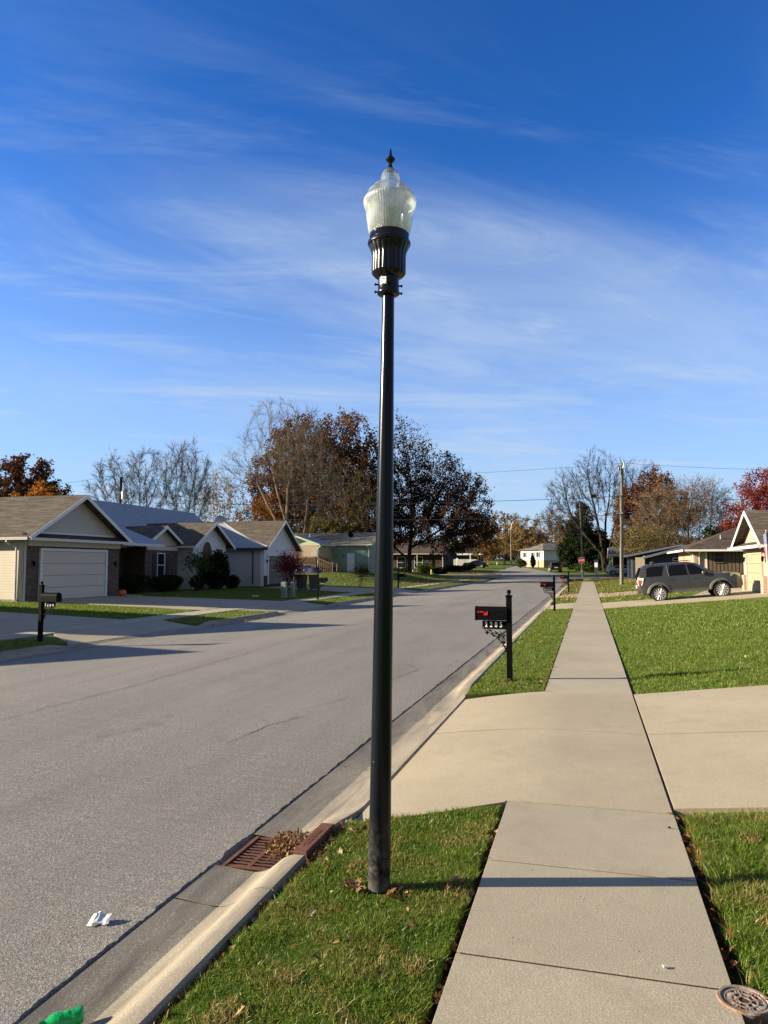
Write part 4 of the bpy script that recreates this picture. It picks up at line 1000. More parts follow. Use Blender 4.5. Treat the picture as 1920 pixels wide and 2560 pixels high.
pr2 = MB().add([(-27.3, 33.25, 2.96), (-23.5, 33.25, 2.90), (-23.5, 38.0, 2.90), (-27.3, 38.0, 2.96), (-27.3, 33.25, 4.36), (-23.5, 33.25, 2.98), (-23.5, 38.0, 2.98), (-27.3, 38.0, 4.36)],
               [(3,2,1,0),(4,5,6,7),(0,1,5,4),(1,2,6,5),(2,3,7,6),(3,0,4,7)])
po = pr2.build('porch_roof', MAT['frost'], HA)
MB().box(-23.5, -23.4, 33.6, 37.6, 2.86, 3.0).build('gutter', MAT['gutter_metal'], po)
# frost still lying along the edge of the shadow
def strip(root, pts, name='frost_line', mat='frost_white'):
    V = []; F = []
    for i, (a, b) in enumerate(pts):
        V += [a, b]
        if i: F.append((2*i-2, 2*i-1, 2*i+1, 2*i))
    V2 = V + [(x, y, z - .03) for x, y, z in V]; n = len(V)
    F2 = F + [tuple(n + i for i in reversed(f)) for f in F] + [(0, 2*0+1, n+1, n)]
    for i in range(len(pts) - 1):
        F2 += [(2*i, 2*i+2, n+2*i+2, n+2*i), (2*i+1, n+2*i+1, n+2*i+3, 2*i+3)]
    return MB().add(V2, F2).build(name, MAT[mat], root)
def rz(u, u_eave, u_ridge, ze, za, off=.112): return ze + (za - ze) * (u - u_eave) / (u_ridge - u_eave) + off
# main east slope: eave x=-25.85 (z 2.93) to ridge x=-30.2 (z 5.35)
eA = lambda x, y: (x, y, rz(x, -25.85, -30.2, 2.93, 5.85))
sA = lambda x, y: (x, y, 3.0 + (4.12 - 3.0) * (y - 37.75) / 2.1 + .112)
strip(HA, [(eA(-29.2, 35.4), eA(-29.0, 35.3)), (eA(-27.6, 36.6), eA(-27.3, 36.5)), (eA(-26.0, 37.6), eA(-25.9, 37.4))])
strip(HA, [(sA(-27.0, 38.9), sA(-27.0, 39.1)), (sA(-26.0, 38.3), sA(-25.9, 38.5)), (sA(-24.9, 37.80), sA(-24.9, 38.0))])
MB().tube([(-28, 37, 4.0), (-28, 37, 4.75)], .05, 8).build('vent_pipe', MAT['gutter_metal'], HA)
# second house: arched window gable, white-sided garage
HB = empty('house', (-27, 48, .4), 0, 'white sided house with an arched window gable behind a dark shrub, middle left', 'house')
wing(HB, 'x', -33, -24.1, 42.0, 46.35, .3, 2.95, 4.55, 'side_white', None, 'sh_x', .55, .45, 'hi', gut='gutter_metal')
aw = [(43.15, 1.0), (44.25, 1.0), (44.25, 2.75)] + [(43.7 + .55 * math.cos(a), 2.75 + .6 * math.sin(a)) for a in np.linspace(.2, math.pi - .2, 9)] + [(43.15, 2.75)]
MB().prism([(43.7 + (y - 43.7) * 1.12, (z - 2) * 1.06 + 2) for y, z in aw], -24.099, -24.05, 'x').build('window', MAT['trim'], HB)
MB().prism(aw, -24.049, -24.035, 'x').build('pane', MAT['glass'], HB)
# garage wing; its side wall faces the camera
wing(HB, 'x', -33, -22.5, 49.05, 55.1, .3, 2.95, 5.1, 'side_grey', 'side_white', 'sh_x', .25, .45, 'hi', gut='shutter')
bx(HB, 'front_wall', 'side_white', -22.495, -22.46, 49.1, 55.05, 1.06, 2.94)
bx(HB, 'front_base', 'brick_dark', -22.495, -22.44, 49.1, 55.05, .3, 1.05)
bx(HB, 'corner_trim', 'side_white', -22.72, -22.455, 49.02, 49.045, .3, 2.9)
garage_door(HB, -22.46, 1, 49.75, 54.4, .45, 2.5, 'gdoor_dark', trim='trim')
downspout(HB, [(-23.3, 48.75, 2.9), (-23.3, 48.98, 2.7), (-23.3, 48.98, .45)], 'shutter', .05)
for y in (49.42, 54.75): coach_lamp(HB, -22.46, y, 2.15)
wing(HB, 'y', 42.0, 53.2, -34.4, -27.2, .3, 2.95, 5.95, 'side_white', None, 'frost', .4, .3, 'both', gut='gutter_metal')
sB = lambda x, y: (x, y, 2.95 + (5.1 - 2.95) * (y - 48.8) / 3.275 + .112)
strip(HB, [(sB(-27.2, 51.85), sB(-27.2, 51.97)), (sB(-25.6, 50.7), sB(-25.6, 50.88)), (sB(-23.9, 49.58), sB(-23.8, 49.76)), (sB(-22.3, 48.85), sB(-22.15, 49.0))])
strip(HB, [(sB(-31.5, 48.85), sB(-31.5, 52.0)), (sB(-27.2, 48.85), sB(-27.2, 51.8)), (sB(-25.6, 48.85), sB(-25.6, 50.68)), (sB(-23.9, 48.83), sB(-23.9, 49.56)), (sB(-22.5, 48.82), sB(-22.5, 48.92))], 'frost_patch', 'frost')
dsh = MB().lathe([(0, 0), (.25, .03), (.42, .12)], 20).lathe([(.42, .12), (.25, .045), (0, .015)], 20)
d0 = dsh.build('dish', MAT['steel'], None, False); d0.location = (-31.0, 58.6, 5.6); d0.rotation_euler = (R(70), 0, R(30)); d0.scale = (1.3, 1.3, 1.3)
tag(d0, 'large grey satellite dish behind the white garage gable', 'satellite dish'); d0.name = 'satellite_dish'
mst = MB().tube([(0, 0, -.02), (0, 0, -.75)], .035, 8).build('mast', MAT['steel'], d0, False)
# green ranch house with the wooden deck
HC = empty('house', (-27, 78, 1.1), 0, 'green ranch house with white side door and porch deck, behind the white garage', 'house')
wing(HC, 'x', -42, -22.15, 75.0, 83.0, .95, 3.95, 5.35, 'stucco_green', None, 'sh_grey', .35, .3, 'hi', trim='trim_tan')
bx(HC, 'side_door', 'door_white', -24.72, -23.92, 74.95, 74.995, 1.14, 3.08)
bx(HC, 'step', 'kerb', -24.9, -23.7, 74.4, 74.99, .95, 1.10)
coach_lamp(HC, -25.05, 75.0, 2.9, -1, 'y')
downspout(HC, [(-22.4, 74.6, 3.85), (-22.3, 74.95, 3.6), (-22.3, 74.95, 1.1)])
wing(HC, 'y', 70.6, 74.99, -31.0, -26.4, 2.55, 3.85, 4.75, 'stucco_tan', 'board_green', 'frost', .3, .3, 'lo', trim='board_green', name='porch_beam')
bx(HC, 'porch_wall', 'stucco_tan', -31.0, -26.8, 73.2, 74.98, .95, 2.54)
bx(HC, 'porch_side', 'stucco_tan', -26.85, -26.4, 74.0, 74.98, 2.0, 2.54)
bx(HC, 'curtain', 'side_cream', -27.1, -26.5, 70.56, 70.59, 2.6, 3.5)
downspout(HC, [(-26.0, 70.3, 3.75), (-26.35, 70.5, 3.5), (-26.35, 70.5, 1.7)])
MB().tube([(-28.6, 74, 4.6), (-28.6, 74, 5.15)], .07, 8).build('vent_pipe', MAT['trim'], HC)
s0 = MB().lathe([(0, 0), (.18, .02), (.32, .09)], 18).lathe([(.32, .09), (.18, .03), (0, .012)], 18).build('satellite_dish', MAT['black_satin'], None, False)
s0.location = (-24.75, 76.2, 5.05); s0.rotation_euler = (R(62), 0, R(35)); tag(s0, 'small dark satellite dish on the green house roof', 'satellite dish')
MB().tube([(0, 0, -.01), (0, -.45, -.30)], .025, 6).build('mast', MAT['black_satin'], s0, False)
MB().tube([(0, 0, .0), (.0, .25, .30)], .015, 6).build('arm', MAT['black_satin'], s0, False)
dk = empty('wooden_deck', (-27, 70, .9), 0, 'brown wooden deck with railing and stairs beside the green house', 'deck')
bx(dk, 'platform', 'wood', -29.2, -26.3, 69.6, 73.1, 1.60, 1.74)
mb = MB()
for x in (-29.1, -27.7, -26.35): mb.box(x - .05, x + .05, 69.62, 69.72, .7, 1.6)
mb.build('support', MAT['wood'], dk)
mb = MB().box(-29.2, -26.3, 69.6, 69.68, 2.60, 2.68).box(-29.2, -26.3, 69.6, 69.66, 1.82, 1.88)
for k in range(25):
    x = -29.15 + k * .118; mb.box(x, x + .04, 69.61, 69.65, 1.88, 2.6)
mb.build('railing', MAT['wood'], dk)
mb = MB()
for k in range(5): mb.box(-26.3 + k * .38, -25.95 + k * .38, 69.7, 71.0, 1.55 - k * .16, 1.60 - k * .16)
mb.build('stairs', MAT['wood'], dk)
for yy in (69.66, 71.0):
    mb = MB().tube([(-26.2, yy, 2.62), (-24.5, yy, 1.88)], .05, 4)
    for k in range(8): mb.box(-26.1 + k * .22, -26.06 + k * .22, yy - .02, yy + .02, 1.6 - k * .09, 2.56 - k * .095)
    mb.box(-24.55, -24.45, yy - .05, yy + .05, .8, 2.0).box(-26.35, -26.25, yy - .05, yy + .05, 1.6, 2.7); mb.build('stair_rail', MAT['wood'], dk)
# blue tarp heap under the deck
mb = MB(); nx, ny = 22, 9; rn = random.Random(4); V = []
for jy in range(ny):
    for ix in range(nx):
        u, v = ix / (nx - 1), jy / (ny - 1)
        V.append((-28.1 + 2.7 * u, 67.9 + 1.2 * v, 1.08 + (.80 * math.sin(math.pi * min(1, v * 1.3)) ** .6 * (1 - .35 * u)) * min(1, 4 * u + .2) * min(1, 4 * (1 - u) + .15) + rn.uniform(-.05, .05)))
mb.add(V, [(jy*nx+ix, jy*nx+ix+1, (jy+1)*nx+ix+1, (jy+1)*nx+ix) for jy in range(ny-1) for ix in range(nx-1)])
o = mb.build('tarp', plain('blue_tarp', (.025, .03, .10), .4, var=.2), None); tag(o, 'dark blue tarpaulin over a heap below the wooden deck', 'tarpaulin')
# neighbour whose gables throw the shadows on the near left (just outside the view)
HN = empty('house', (-28, 15, .2), 0, 'gabled house just off the left edge whose shadow falls on the street', 'house')
wing(HN, 'x', -34.0, -22.9, 15.1, 21.3, .1, 2.95, 5.0, 'side_tan', None, 'sh_x', .35, .4, 'hi')
wing(HN, 'x', -34.0, -23.3, 7.9, 13.6, .1, 2.95, 4.75, 'brick', 'side_tan', 'sh_x', .35, .4, 'hi')
bx(HN, 'link_wall', 'side_tan', -33, -24.5, 13.61, 15.09, .1, 3.3)
garage_door(HN, -22.9, 1, 16.0, 20.4, .3, 2.45, 'gdoor')
window(HN, 'x', -23.3, 1, 10.2, 11.4, 1.1, 2.4, shutters=.4)
# cream garage on the right, facing the street
HD = empty('house', (10, 40, .6), 0, 'cream house with a sunlit cream garage door and flag, right edge', 'house')
wing(HD, 'x', 7.45, 18, 34.75, 40.3, .40, 2.62, 4.25, 'side_cream', None, 'sh_x', .55, .45, 'lo', trim='trim', apex=37.3)
garage_door(HD, 7.45, -1, 36.1, 39.1, .60, 2.32, 'gdoor_cream', 4, 6, trim='side_cream')
mb = MB().box(7.28, 7.449, 35.3, 35.85, .5, 1.35).build('brick_pier', MAT['brick_pink'], HD)
mb = MB().box(7.28, 7.449, 39.4, 39.95, .5, 1.35).build('brick_pier', MAT['brick_pink'], HD)
for y in (35.6, 39.65): coach_lamp(HD, 7.45, y, 2.15, -1)
pr = MB(); V = [(6.95, 2.64), (6.95, 2.70), (7.44, 2.90), (7.44, 2.70)]
pr.add([(x, y, z) for y in (34.5, 40.6) for (x, z) in V], [(0,1,2,3),(7,6,5,4),(0,4,5,1),(1,5,6,2),(2,6,7,3),(3,7,4,0)])
po = pr.build('pent_roof', MAT['sh_dark'], HD)
MB().box(6.85, 6.945, 34.2, 41.0, 2.56, 2.69).build('gutter', MAT['trim'], po)
wing(HD, 'x', 9.0, 18, 40.31, 45.0, .45, 2.62, 4.0, 'side_cream', None, 'sh_x', .3, .4, 'lo')
window(HD, 'y', 34.75, -1, 10.2, 11.3, 1.3, 2.2)
window(HD, 'y', 34.75, -1, 13.6, 14.7, 1.3, 2.2)
# flag on the garage corner
fl = empty('flag', (7.3, 34.8, 2.9), 0, 'striped flag hanging from a white pole on the cream garage corner', 'flag')
MB().tube([(7.44, 34.76, 2.5), (7.20, 34.08, 3.25)], .016, 8).lathe([(.0, .0), (.03, .03), (0, .06)], 10, c=(7.198, 34.07, 3.24)).build('pole', MAT['trim'], fl)
t = NT('flag_cloth'); uv = t.n('ShaderNodeTexCoord').outputs['UV']; s = t.n('ShaderNodeSeparateXYZ', {0: uv})
stripe = t.math('LESS_THAN', t.math('MODULO', t.math('MULTIPLY', s.outputs[0], 13.0), 2.0), 1.0)
can = t.math('MULTIPLY', t.math('LESS_THAN', s.outputs[0], .538), t.math('GREATER_THAN', s.outputs[1], .60))
st = t.n('ShaderNodeTexVoronoi', {'Vector': t.n('ShaderNodeMapping', {0: uv, 3: (22, 20, 1)}).outputs[0], 'Scale': 1.0, 'Randomness': 0.0}).outputs['Distance']
col = t.mix(stripe, (.70, .68, .66), (.50, .02, .04)); col = t.mix(can, col, t.mix(t.math('LESS_THAN', st, .25), (.02, .035, .15), (.75, .75, .78)))
t.principled(col, .8, 0, .2)
nx, ny = 14, 20; V = []; 
for jy in range(ny + 1):
    for ix in range(nx + 1):
        u, v = ix / nx, jy / ny          # u across the width, v up
        w_ = .50 - .22 * (1 - v)
        V.append((7.17 + (u - .2) * w_ * .75, 34.10 + .06 * math.sin(u * 11 + 1.5 * v), 3.10 + .05 * math.sin(3 * u) - 1.2 * (1 - v) + (.1 * u)))
o = MB().add(V, [(j*(nx+1)+i, j*(nx+1)+i+1, (j+1)*(nx+1)+i+1, (j+1)*(nx+1)+i) for j in range(ny) for i in range(nx)]).build('cloth', t.m, fl, True, True)
ul = o.data.uv_layers.new(name='uv')
for lp in o.data.loops:
    i = lp.vertex_index; ul.data[lp.index].uv = ((i % (nx + 1)) / nx, (i // (nx + 1)) / ny)
# brick and board ranch behind the grey car
HE = empty('house', (12, 64, .6), 0, 'ranch house with tan brick corner and brown vertical boards behind the grey car', 'house')
bx(HE, 'wall', 'brick_tan', 7.7, 20, 60.0, 70, .4, 2.88)
mb = MB()
for k in range(30):
    x = 8.75 + k * .26; mb.box(x, x + .20, 59.93, 59.995, .5, 2.86)
mb.build('board_wall', MAT['wood_dark'], HE); bx(HE, 'board_backing', 'shutter', 8.62, 16.6, 59.96, 59.998, .5, 2.86)
bx(HE, 'corner_trim', 'trim', 8.50, 8.60, 59.94, 59.999, .5, 2.86)
window(HE, 'y', 59.93, -1, 9.1, 9.7, 2.05, 2.75, trim='wood_dark')
mb = MB().add([(6.95, 59.3, 2.86), (21, 59.3, 2.86), (21, 71, 2.86), (6.95, 71, 2.86), (11.5, 65.2, 4.75), (21, 65.2, 4.75),
               (6.95, 59.3, 2.98), (21, 59.3, 2.98), (21, 71, 2.98), (6.95, 71, 2.98), (11.5, 65.2, 4.87), (21, 65.2, 4.87)],
              [(3,2,1,0), (6,7,11,10), (9,6,10), (8,9,10,11), (0,1,7,6), (1,2,8,11,7), (2,3,9,8), (3,0,6,9)])
rf = mb.build('roof', MAT['sh_dark'], HE)
MB().box(6.85, 6.945, 59.2, 71, 2.84, 2.99).box(6.85, 21, 59.2, 59.295, 2.84, 2.99).build('gutter', MAT['trim'], rf)
downspout(HE, [(7.0, 59.25, 2.85), (7.6, 59.85, 2.6), (7.66, 59.93, .6)])
downspout(HE, [(8.05, 59.25, 2.85), (8.05, 59.93, 2.7), (8.05, 59.93, .6)])
MB().tube([(9.9, 62, 3.6), (9.9, 62, 4.15)], .06, 8).build('vent_pipe', MAT['steel'], rf)
# slate-roofed dark blue house
HF = empty('house', (9, 84, .6), 0, 'dark blue house with a low slate-blue gable beyond the brick ranch', 'house')
MAT['wall_navy'] = siding('siding_navy', (.035, .042, .055), .15)
wing(HF, 'y', 80, 92, 6.3, 14.5, -.3, 2.55, 3.95, 'wall_navy', None, 'sh_blue', .9, .8, 'lo', trim='fascia_blue', gut='fascia_blue', apex=10.6)
wing(HF, 'y', 84, 95, 4.6, 12.0, -.3, 2.75, 3.9, 'wall_navy', None, 'sh_blue', .8, .8, 'lo', trim='fascia_blue', gut='fascia_blue', apex=9.4)
bx(HF, 'porch_wall', 'side_cream', 4.62, 5.5, 79.2, 79.3, -.1, 2.6)
window(HF, 'y', 80, -1, 8.3, 8.85, 2.05, 2.5)
MB().box(5.4, 5.55, 79.3, 79.45, .5, 2.75).build('porch_post', MAT['gutter_metal'], HF)
# carport house
HG = empty('house', (6, 112, .5), 0, 'low dark house with carport and chimney beyond the blue house', 'house')
wing(HG, 'x', 3.5, 16, 112, 120, -.3, 3.0, 4.3, 'brick_dark', None, 'sh_grey', .6, .6, 'lo', trim='trim')
MB().box(5.8, 6.7, 110.8, 111.7, .4, 5.0).build('chimney', MAT['brick_dark'], HG)
bx(HG, 'carport_roof', 'trim', 2.6, 8.0, 107.5, 112, 3.1, 3.28)
for x in (2.8, 5.2, 7.8): MB().box(x, x + .12, 107.6, 107.72, -.1, 3.1).build('carport_post', MAT['trim'], HG)
# brown house under the big dark tree
HH = empty('house', (-28, 122, 1), 0, 'dim brown house with a long porch, under the big dark tree', 'house')
wing(HH, 'x', -40, -22.5, 118, 127, .6, 3.6, 5.2, 'brick_dark', None, 'sh_dark', .7, .5, 'both', trim='trim_tan')
window(HH, 'y', 118, -1, -30.2, -28.9, 1.4, 3.1); window(HH, 'y', 118, -1, -27.3, -26.0, 1.4, 3.1)
for x in (-31.5, -26.8, -22.6): MB().box(x, x + .12, 117.2, 117.32, .6, 3.5).build('porch_post', MAT['trim_tan'], HH)
# split-level white house past the intersection
def rot_house():
    H = empty('house', (-9.3, 156, 1.5), R(38), 'white split-level house with grey side wall and brick base past the intersection', 'house')
    L = lambda mb, n, m, p=None: mb.build(n, MAT[m], p or H, False)
    L(MB().box(-2.2, 8.5, -4, 4, -.4, 1.25), 'base', 'brick_tan')
    L(MB().box(-2.3, 8.6, -4.1, 4.1, 1.26, 3.35), 'upper_wall', 'side_white')
    L(MB().add([(-2.9, -4.7, 3.36), (9.2, -4.7, 3.36), (9.2, 4.7, 3.36), (-2.9, 4.7, 3.36), (0.5, 0, 4.9), (8, 0, 4.9)], [(3,2,1,0), (0,1,5,4), (1,2,5), (2,3,4,5), (3,0,4)]), 'roof', 'sh_grey')
    L(MB().box(.5, 6.5, 4.12, 10.5, -.2, 2.1), 'low_wall', 'ped_grey')
    L(MB().add([(-.1, 4.11, 2.11), (7.1, 4.11, 2.11), (7.1, 11.1, 2.11), (-.1, 11.1, 2.11), (3.4, 5, 3.5), (3.5, 9, 3.5)], [(3,2,1,0), (0,1,4), (1,2,5,4), (2,3,5), (3,0,4,5)]), 'low_roof', 'sh_grey')
    for y in (-2.6, -.7, 2.2):
        f = L(MB().box(-2.37, -2.301, y, y + .75, 1.9, 2.95), 'window', 'trim'); L(MB().box(-2.38, -2.371, y + .06, y + .69, 1.96, 2.89), 'pane', 'glass', f)
        for q in (-.32, .80): L(MB().box(-2.35, -2.301, y + q, y + q + .27, 1.88, 2.97), 'shutter', 'shutter')
rot_house()
HW = empty('house', (-36, 170, 2), 0, 'long white carport building seen under the dark tree in the distance', 'house')
bx(HW, 'roof', 'trim', -46, -19, 168, 176, 4.1, 4.5); bx(HW, 'wall', 'wall_navy', -46, -24, 171, 176, 1.0, 4.09)
for x in (-44, -38, -32, -26, -20): MB().box(x, x + .2, 168.2, 168.4, 1.2, 4.09).build('post', MAT['trim'], HW)
fe = empty('fence', (-30, 150, 1.3), 0, 'grey wooden privacy fence in the distance under the dark tree', 'fence')
for k in range(8): bx(fe, 'panel', 'side_grey', -41 + k * 2.4, -38.65 + k * 2.4, 150, 150.06, 1.0, 3.0)
# ------------------------------------------------------------------ trees
def tubes_np(p0, p1, r0, r1, k):
    d = p1 - p0; L = np.linalg.norm(d, axis=1, keepdims=True); d = d / np.maximum(L, 1e-6)
    up = np.where(np.abs(d[:, 2:3]) > .9, np.array([[1., 0, 0]]), np.array([[0, 0, 1.]]))
    a = np.cross(d, up); a /= np.linalg.norm(a, axis=1, keepdims=True); b = np.cross(d, a)
    t = np.arange(k) * 2 * np.pi / k
    ring = a[:, None] * np.cos(t)[None, :, None] + b[:, None] * np.sin(t)[None, :, None]
    V = np.concatenate([p0[:, None] + ring * r0[:, None, None], p1[:, None] + ring * r1[:, None, None]], 1).reshape(-1, 3)
    i = np.arange(len(p0))[:, None, None] * 2 * k; j = np.arange(k)[None, :, None]
    F = np.concatenate([i + j, i + (j + 1) % k, i + k + (j + 1) % k, i + k + j], 2).reshape(-1, 4)
    return V, F
def join(parts):
    V = []; F = []; b = 0
    for v, f in parts: V.append(v); F.append(f + b); b += len(v)
    return np.concatenate(V), np.concatenate(F)
def grow(stems, blobs, n_attr, seg, kill, rg, shell=.5, up=.12):
    w_ = np.array([b[3] * b[4] * b[5] for b in blobs]) ** .8; w_ /= w_.sum(); A = []
    for b, k in zip(blobs, rg.multinomial(n_attr, w_)):
        d = rg.normal(size=(k, 3)); d /= np.linalg.norm(d, axis=1, keepdims=True)
        A.append(np.array(b[:3]) + d * (rg.uniform(0, 1, (k, 1)) ** shell) * np.array(b[3:]))
    A = np.concatenate(A)
    pos = []; par = []
    for st in stems:
        pts = [np.array(p, float) for p in st]
        last = -1
        for i, (a, b) in enumerate(zip(pts[:-1], pts[1:])):
            n = max(1, int(np.linalg.norm(b - a) / seg))
            for q in range(n if i < len(pts) - 2 else n + 1):
                p = a + (b - a) * q / n + (rg.normal(0, seg * .05, 3) if q or i else 0)
                pos.append(p); par.append(last); last = len(pos) - 1
    P = np.array(pos); par = list(par)
    D = np.linalg.norm(A[:, None] - P[None], axis=2); near = D.argmin(1); dist = D.min(1); alive = np.ones(len(A), bool)
    kids_n = np.zeros(20000, int)
    for it in range(160):
        idx = np.where(alive)[0]
        if len(idx) < 3: break
        vec = A[idx] - P[near[idx]]; vec /= np.maximum(np.linalg.norm(vec, axis=1, keepdims=True), 1e-6)
        acc = np.zeros((len(P), 3)); np.add.at(acc, near[idx], vec)
        cnt = np.bincount(near[idx], minlength=len(P)); src = np.where(cnt > 0)[0]
        dr_ = acc[src] / cnt[src, None]; keep = kids_n[:len(P)][src] < 3; full = np.isin(near[idx], src[~keep]); alive[idx[full]] = False
        src = src[keep]; dr_ = dr_[keep]
        if len(src) == 0: continue
        kids_n[src] += 1; idx = idx[~full]
        pd = P[src] - P[np.maximum(np.array(par)[src], 0)]; pd /= np.maximum(np.linalg.norm(pd, axis=1, keepdims=True), 1e-6)
        dr_ += .28 * pd; dr_[:, 2] += up; dr_ += rg.normal(0, .045, dr_.shape)
        dr_ /= np.maximum(np.linalg.norm(dr_, axis=1, keepdims=True), 1e-6)
        new = P[src] + dr_ * seg; b0 = len(P)
        P = np.concatenate([P, new]); par += list(src)
        ia = idx
        if len(ia) == 0: break
        Dn = np.linalg.norm(A[ia][:, None] - new[None], axis=2); m = Dn.argmin(1); md = Dn[np.arange(len(ia)), m]
        up_ = md < dist[ia]; dist[ia[up_]] = md[up_]; near[ia[up_]] = b0 + m[up_]
        alive[ia[dist[ia] < kill]] = False
        if len(P) > 9000: break
    return P, np.array(par)
def tree(label, at, h, blobs, stems=None, n_attr=900, seg=.55, kill=.9, seed=1, bark='bark', rt=.30, tip=.012, twigs=3, twl=1.0, subt=3,
         leaves=0, lsize=.16, lmat=None, lspread=.5, group=None, name='tree', up=.12, cat='tree', shell=.5, lcut=None, tw_r=.010, droop=0.0, pw=2.3):
    """blobs: (dx, dy, z, rx, ry, rz) of the crown relative to the foot"""
    rg = np.random.default_rng(seed); x0, y0, z0 = at
    root = empty(name, at, 0, label, cat, group)
    if stems is None: stems = [[(0, 0, -.3), (.05 * h * rg.normal() * .3, 0, h * .30)]]
    P, par = grow(stems, blobs, n_attr, seg, kill, rg, shell, up)
    n = len(P); area = np.full(n, 0.0); kids = np.bincount(par[par >= 0], minlength=n)
    area[kids == 0] = tip ** pw
    for i in range(n - 1, -1, -1):
        if par[i] >= 0: area[par[i]] += area[i]
    r = area ** (1 / pw); r *= min(1.0, rt / r.max()) if r.max() > rt else 1.0
    r = r * np.where(r > .05, (rt / r.max()) ** .55, 1.0); r = np.minimum(r, rt)
    c = np.where(par >= 0)[0]; p = par[c]
    big = r[c] > .07
    parts = []
    for m, k in ((big, 7), (~big, 3)):
        if m.any(): parts.append(tubes_np(P[p[m]], P[c[m]], np.minimum(r[p[m]], r[c[m]] * 1.25), r[c[m]], k))
    V, F = join(parts)
    np_mesh('trunk', V, F, MAT[bark], root, False)
    # twigs
    thin = c[(r[c] < .06)]
    dirs = P[thin] - P[par[thin]]; dirs /= np.maximum(np.linalg.norm(dirs, axis=1, keepdims=True), 1e-6)
    def sprout(base, dr0, k, L, spread, r0):
        b = np.repeat(base, k, 0); d = np.repeat(dr0, k, 0) * 1.0 + rg.normal(0, spread, (len(base) * k, 3)); d[:, 2] += .15 - droop
        d /= np.linalg.norm(d, axis=1, keepdims=True); Ls = L * rg.uniform(.35, 1.2, (len(d), 1))
        return b, b + d * Ls, d, np.full(len(d), r0)
    tw = []; tips = [P[thin]]
    if twigs:
        b, e, d, rr_ = sprout(P[thin], dirs, twigs, twl * 1.15, .36, tw_r); tw.append(tubes_np(b, e, rr_, rr_ * .5, 3)); tips.append(e); tips.append((b + e) / 2)
        if subt:
            f = rg.uniform(.3, 1, (len(b), 1)); mid = b + (e - b) * f
            b2, e2, d2, r2 = sprout(mid, d, subt, twl * .65, .42, tw_r * .6); tw.append(tubes_np(b2, e2, r2, r2 * .5, 3)); tips.append(e2)
        V, F = join(tw); np_mesh('twigs', V, F, MAT[bark], root, False)['kind'] = 'stuff'
    if leaves:
        T = np.concatenate(tips)
        if lcut is not None: T = T[lcut(T, rg)]
        q = T[rg.integers(0, len(T), leaves)] + rg.normal(0, lspread * .4, (leaves, 3))
        a = rg.normal(size=(leaves, 3)); a /= np.linalg.norm(a, axis=1, keepdims=True)
        b = np.cross(a, rg.normal(size=(leaves, 3))); b /= np.linalg.norm(b, axis=1, keepdims=True)
        s = (lsize * rg.uniform(.5, 1.3, (leaves, 1))) * .5
        V = np.stack([q - a * s * 1.3, q + b * s * .8, q + a * s * 1.3, q - b * s * .8], 1).reshape(-1, 3)
        F = np.arange(leaves * 4).reshape(-1, 4)
        np_mesh('crown', V, F, MAT[lmat], root, False)['kind'] = 'stuff'
    return root
MAT['lf_rust'] = leaf_mat('leaves_rust', [(0, (.078, .040, .022)), (.4, (.145, .072, .036)), (.75, (.235, .122, .058)), (1, (.35, .205, .105))], .3,
                          [(0, (.058, .028, .020)), (.5, (.115, .048, .032)), (1, (.20, .095, .055))], .22)
MAT['lf_orange'] = leaf_mat('leaves_orange', [(0, (.16, .055, .012)), (.5, (.36, .14, .022)), (1, (.55, .27, .05))], .35)
MAT['lf_dark'] = leaf_mat('leaves_dark_brown', [(0, (.036, .019, .015)), (.5, (.085, .040, .028)), (.85, (.15, .070, .042)), (1, (.23, .115, .06))], .3,
                          [(0, (.018, .020, .012)), (.6, (.040, .034, .018)), (1, (.09, .065, .03))], .25)
MAT['lf_maroon'] = leaf_mat('leaves_maroon', [(0, (.040, .018, .014)), (.5, (.085, .038, .026)), (1, (.17, .085, .04))], .3)
MAT['lf_red'] = leaf_mat('leaves_red', [(0, (.085, .010, .018)), (.5, (.19, .020, .034)), (1, (.30, .07, .07))], .35,
                         [(0, (.15, .03, .012)), (.5, (.30, .065, .02)), (1, (.42, .15, .04))], .5, (.46, .66))
MAT['lf_crimson'] = leaf_mat('leaves_crimson', [(0, (.12, .006, .014)), (.5, (.30, .014, .03)), (1, (.45, .04, .06))], .35)
MAT['lf_garnet'] = leaf_mat('leaves_garnet', [(0, (.06, .008, .012)), (.5, (.15, .014, .022)), (1, (.30, .04, .04))], .35)
MAT['lf_tan'] = leaf_mat('leaves_tan', [(0, (.10, .065, .04)), (.5, (.19, .13, .08)), (1, (.30, .22, .14))], .3)
MAT['lf_gold'] = leaf_mat('leaves_gold', [(0, (.11, .075, .030)), (.5, (.22, .15, .055)), (1, (.36, .25, .10))], .35,
                         [(0, (.08, .045, .030)), (.5, (.15, .08, .05)), (1, (.26, .15, .085))], .16)
MAT['lf_pink'] = leaf_mat('leaves_faded', [(0, (.16, .11, .06)), (.5, (.32, .20, .13)), (1, (.45, .32, .20))], .3)
MAT['lf_ever'] = leaf_mat('evergreen_needles', [(0, (.006, .012, .006)), (.6, (.016, .026, .012)), (1, (.045, .055, .022))], .1)
MAT['lf_green'] = leaf_mat('shrub_green', [(0, (.02, .035, .008)), (.6, (.055, .085, .016)), (1, (.13, .16, .04))], .25)
MAT['lf_hedge'] = leaf_mat('shrub_dark_green', [(0, (.008, .014, .006)), (.6, (.018, .030, .010)), (1, (.045, .06, .02))], .15)
MAT['lf_olive'] = leaf_mat('leaves_olive', [(0, (.05, .05, .015)), (.5, (.14, .12, .035)), (1, (.28, .22, .06))], .3)
def ell(*b): return list(b)
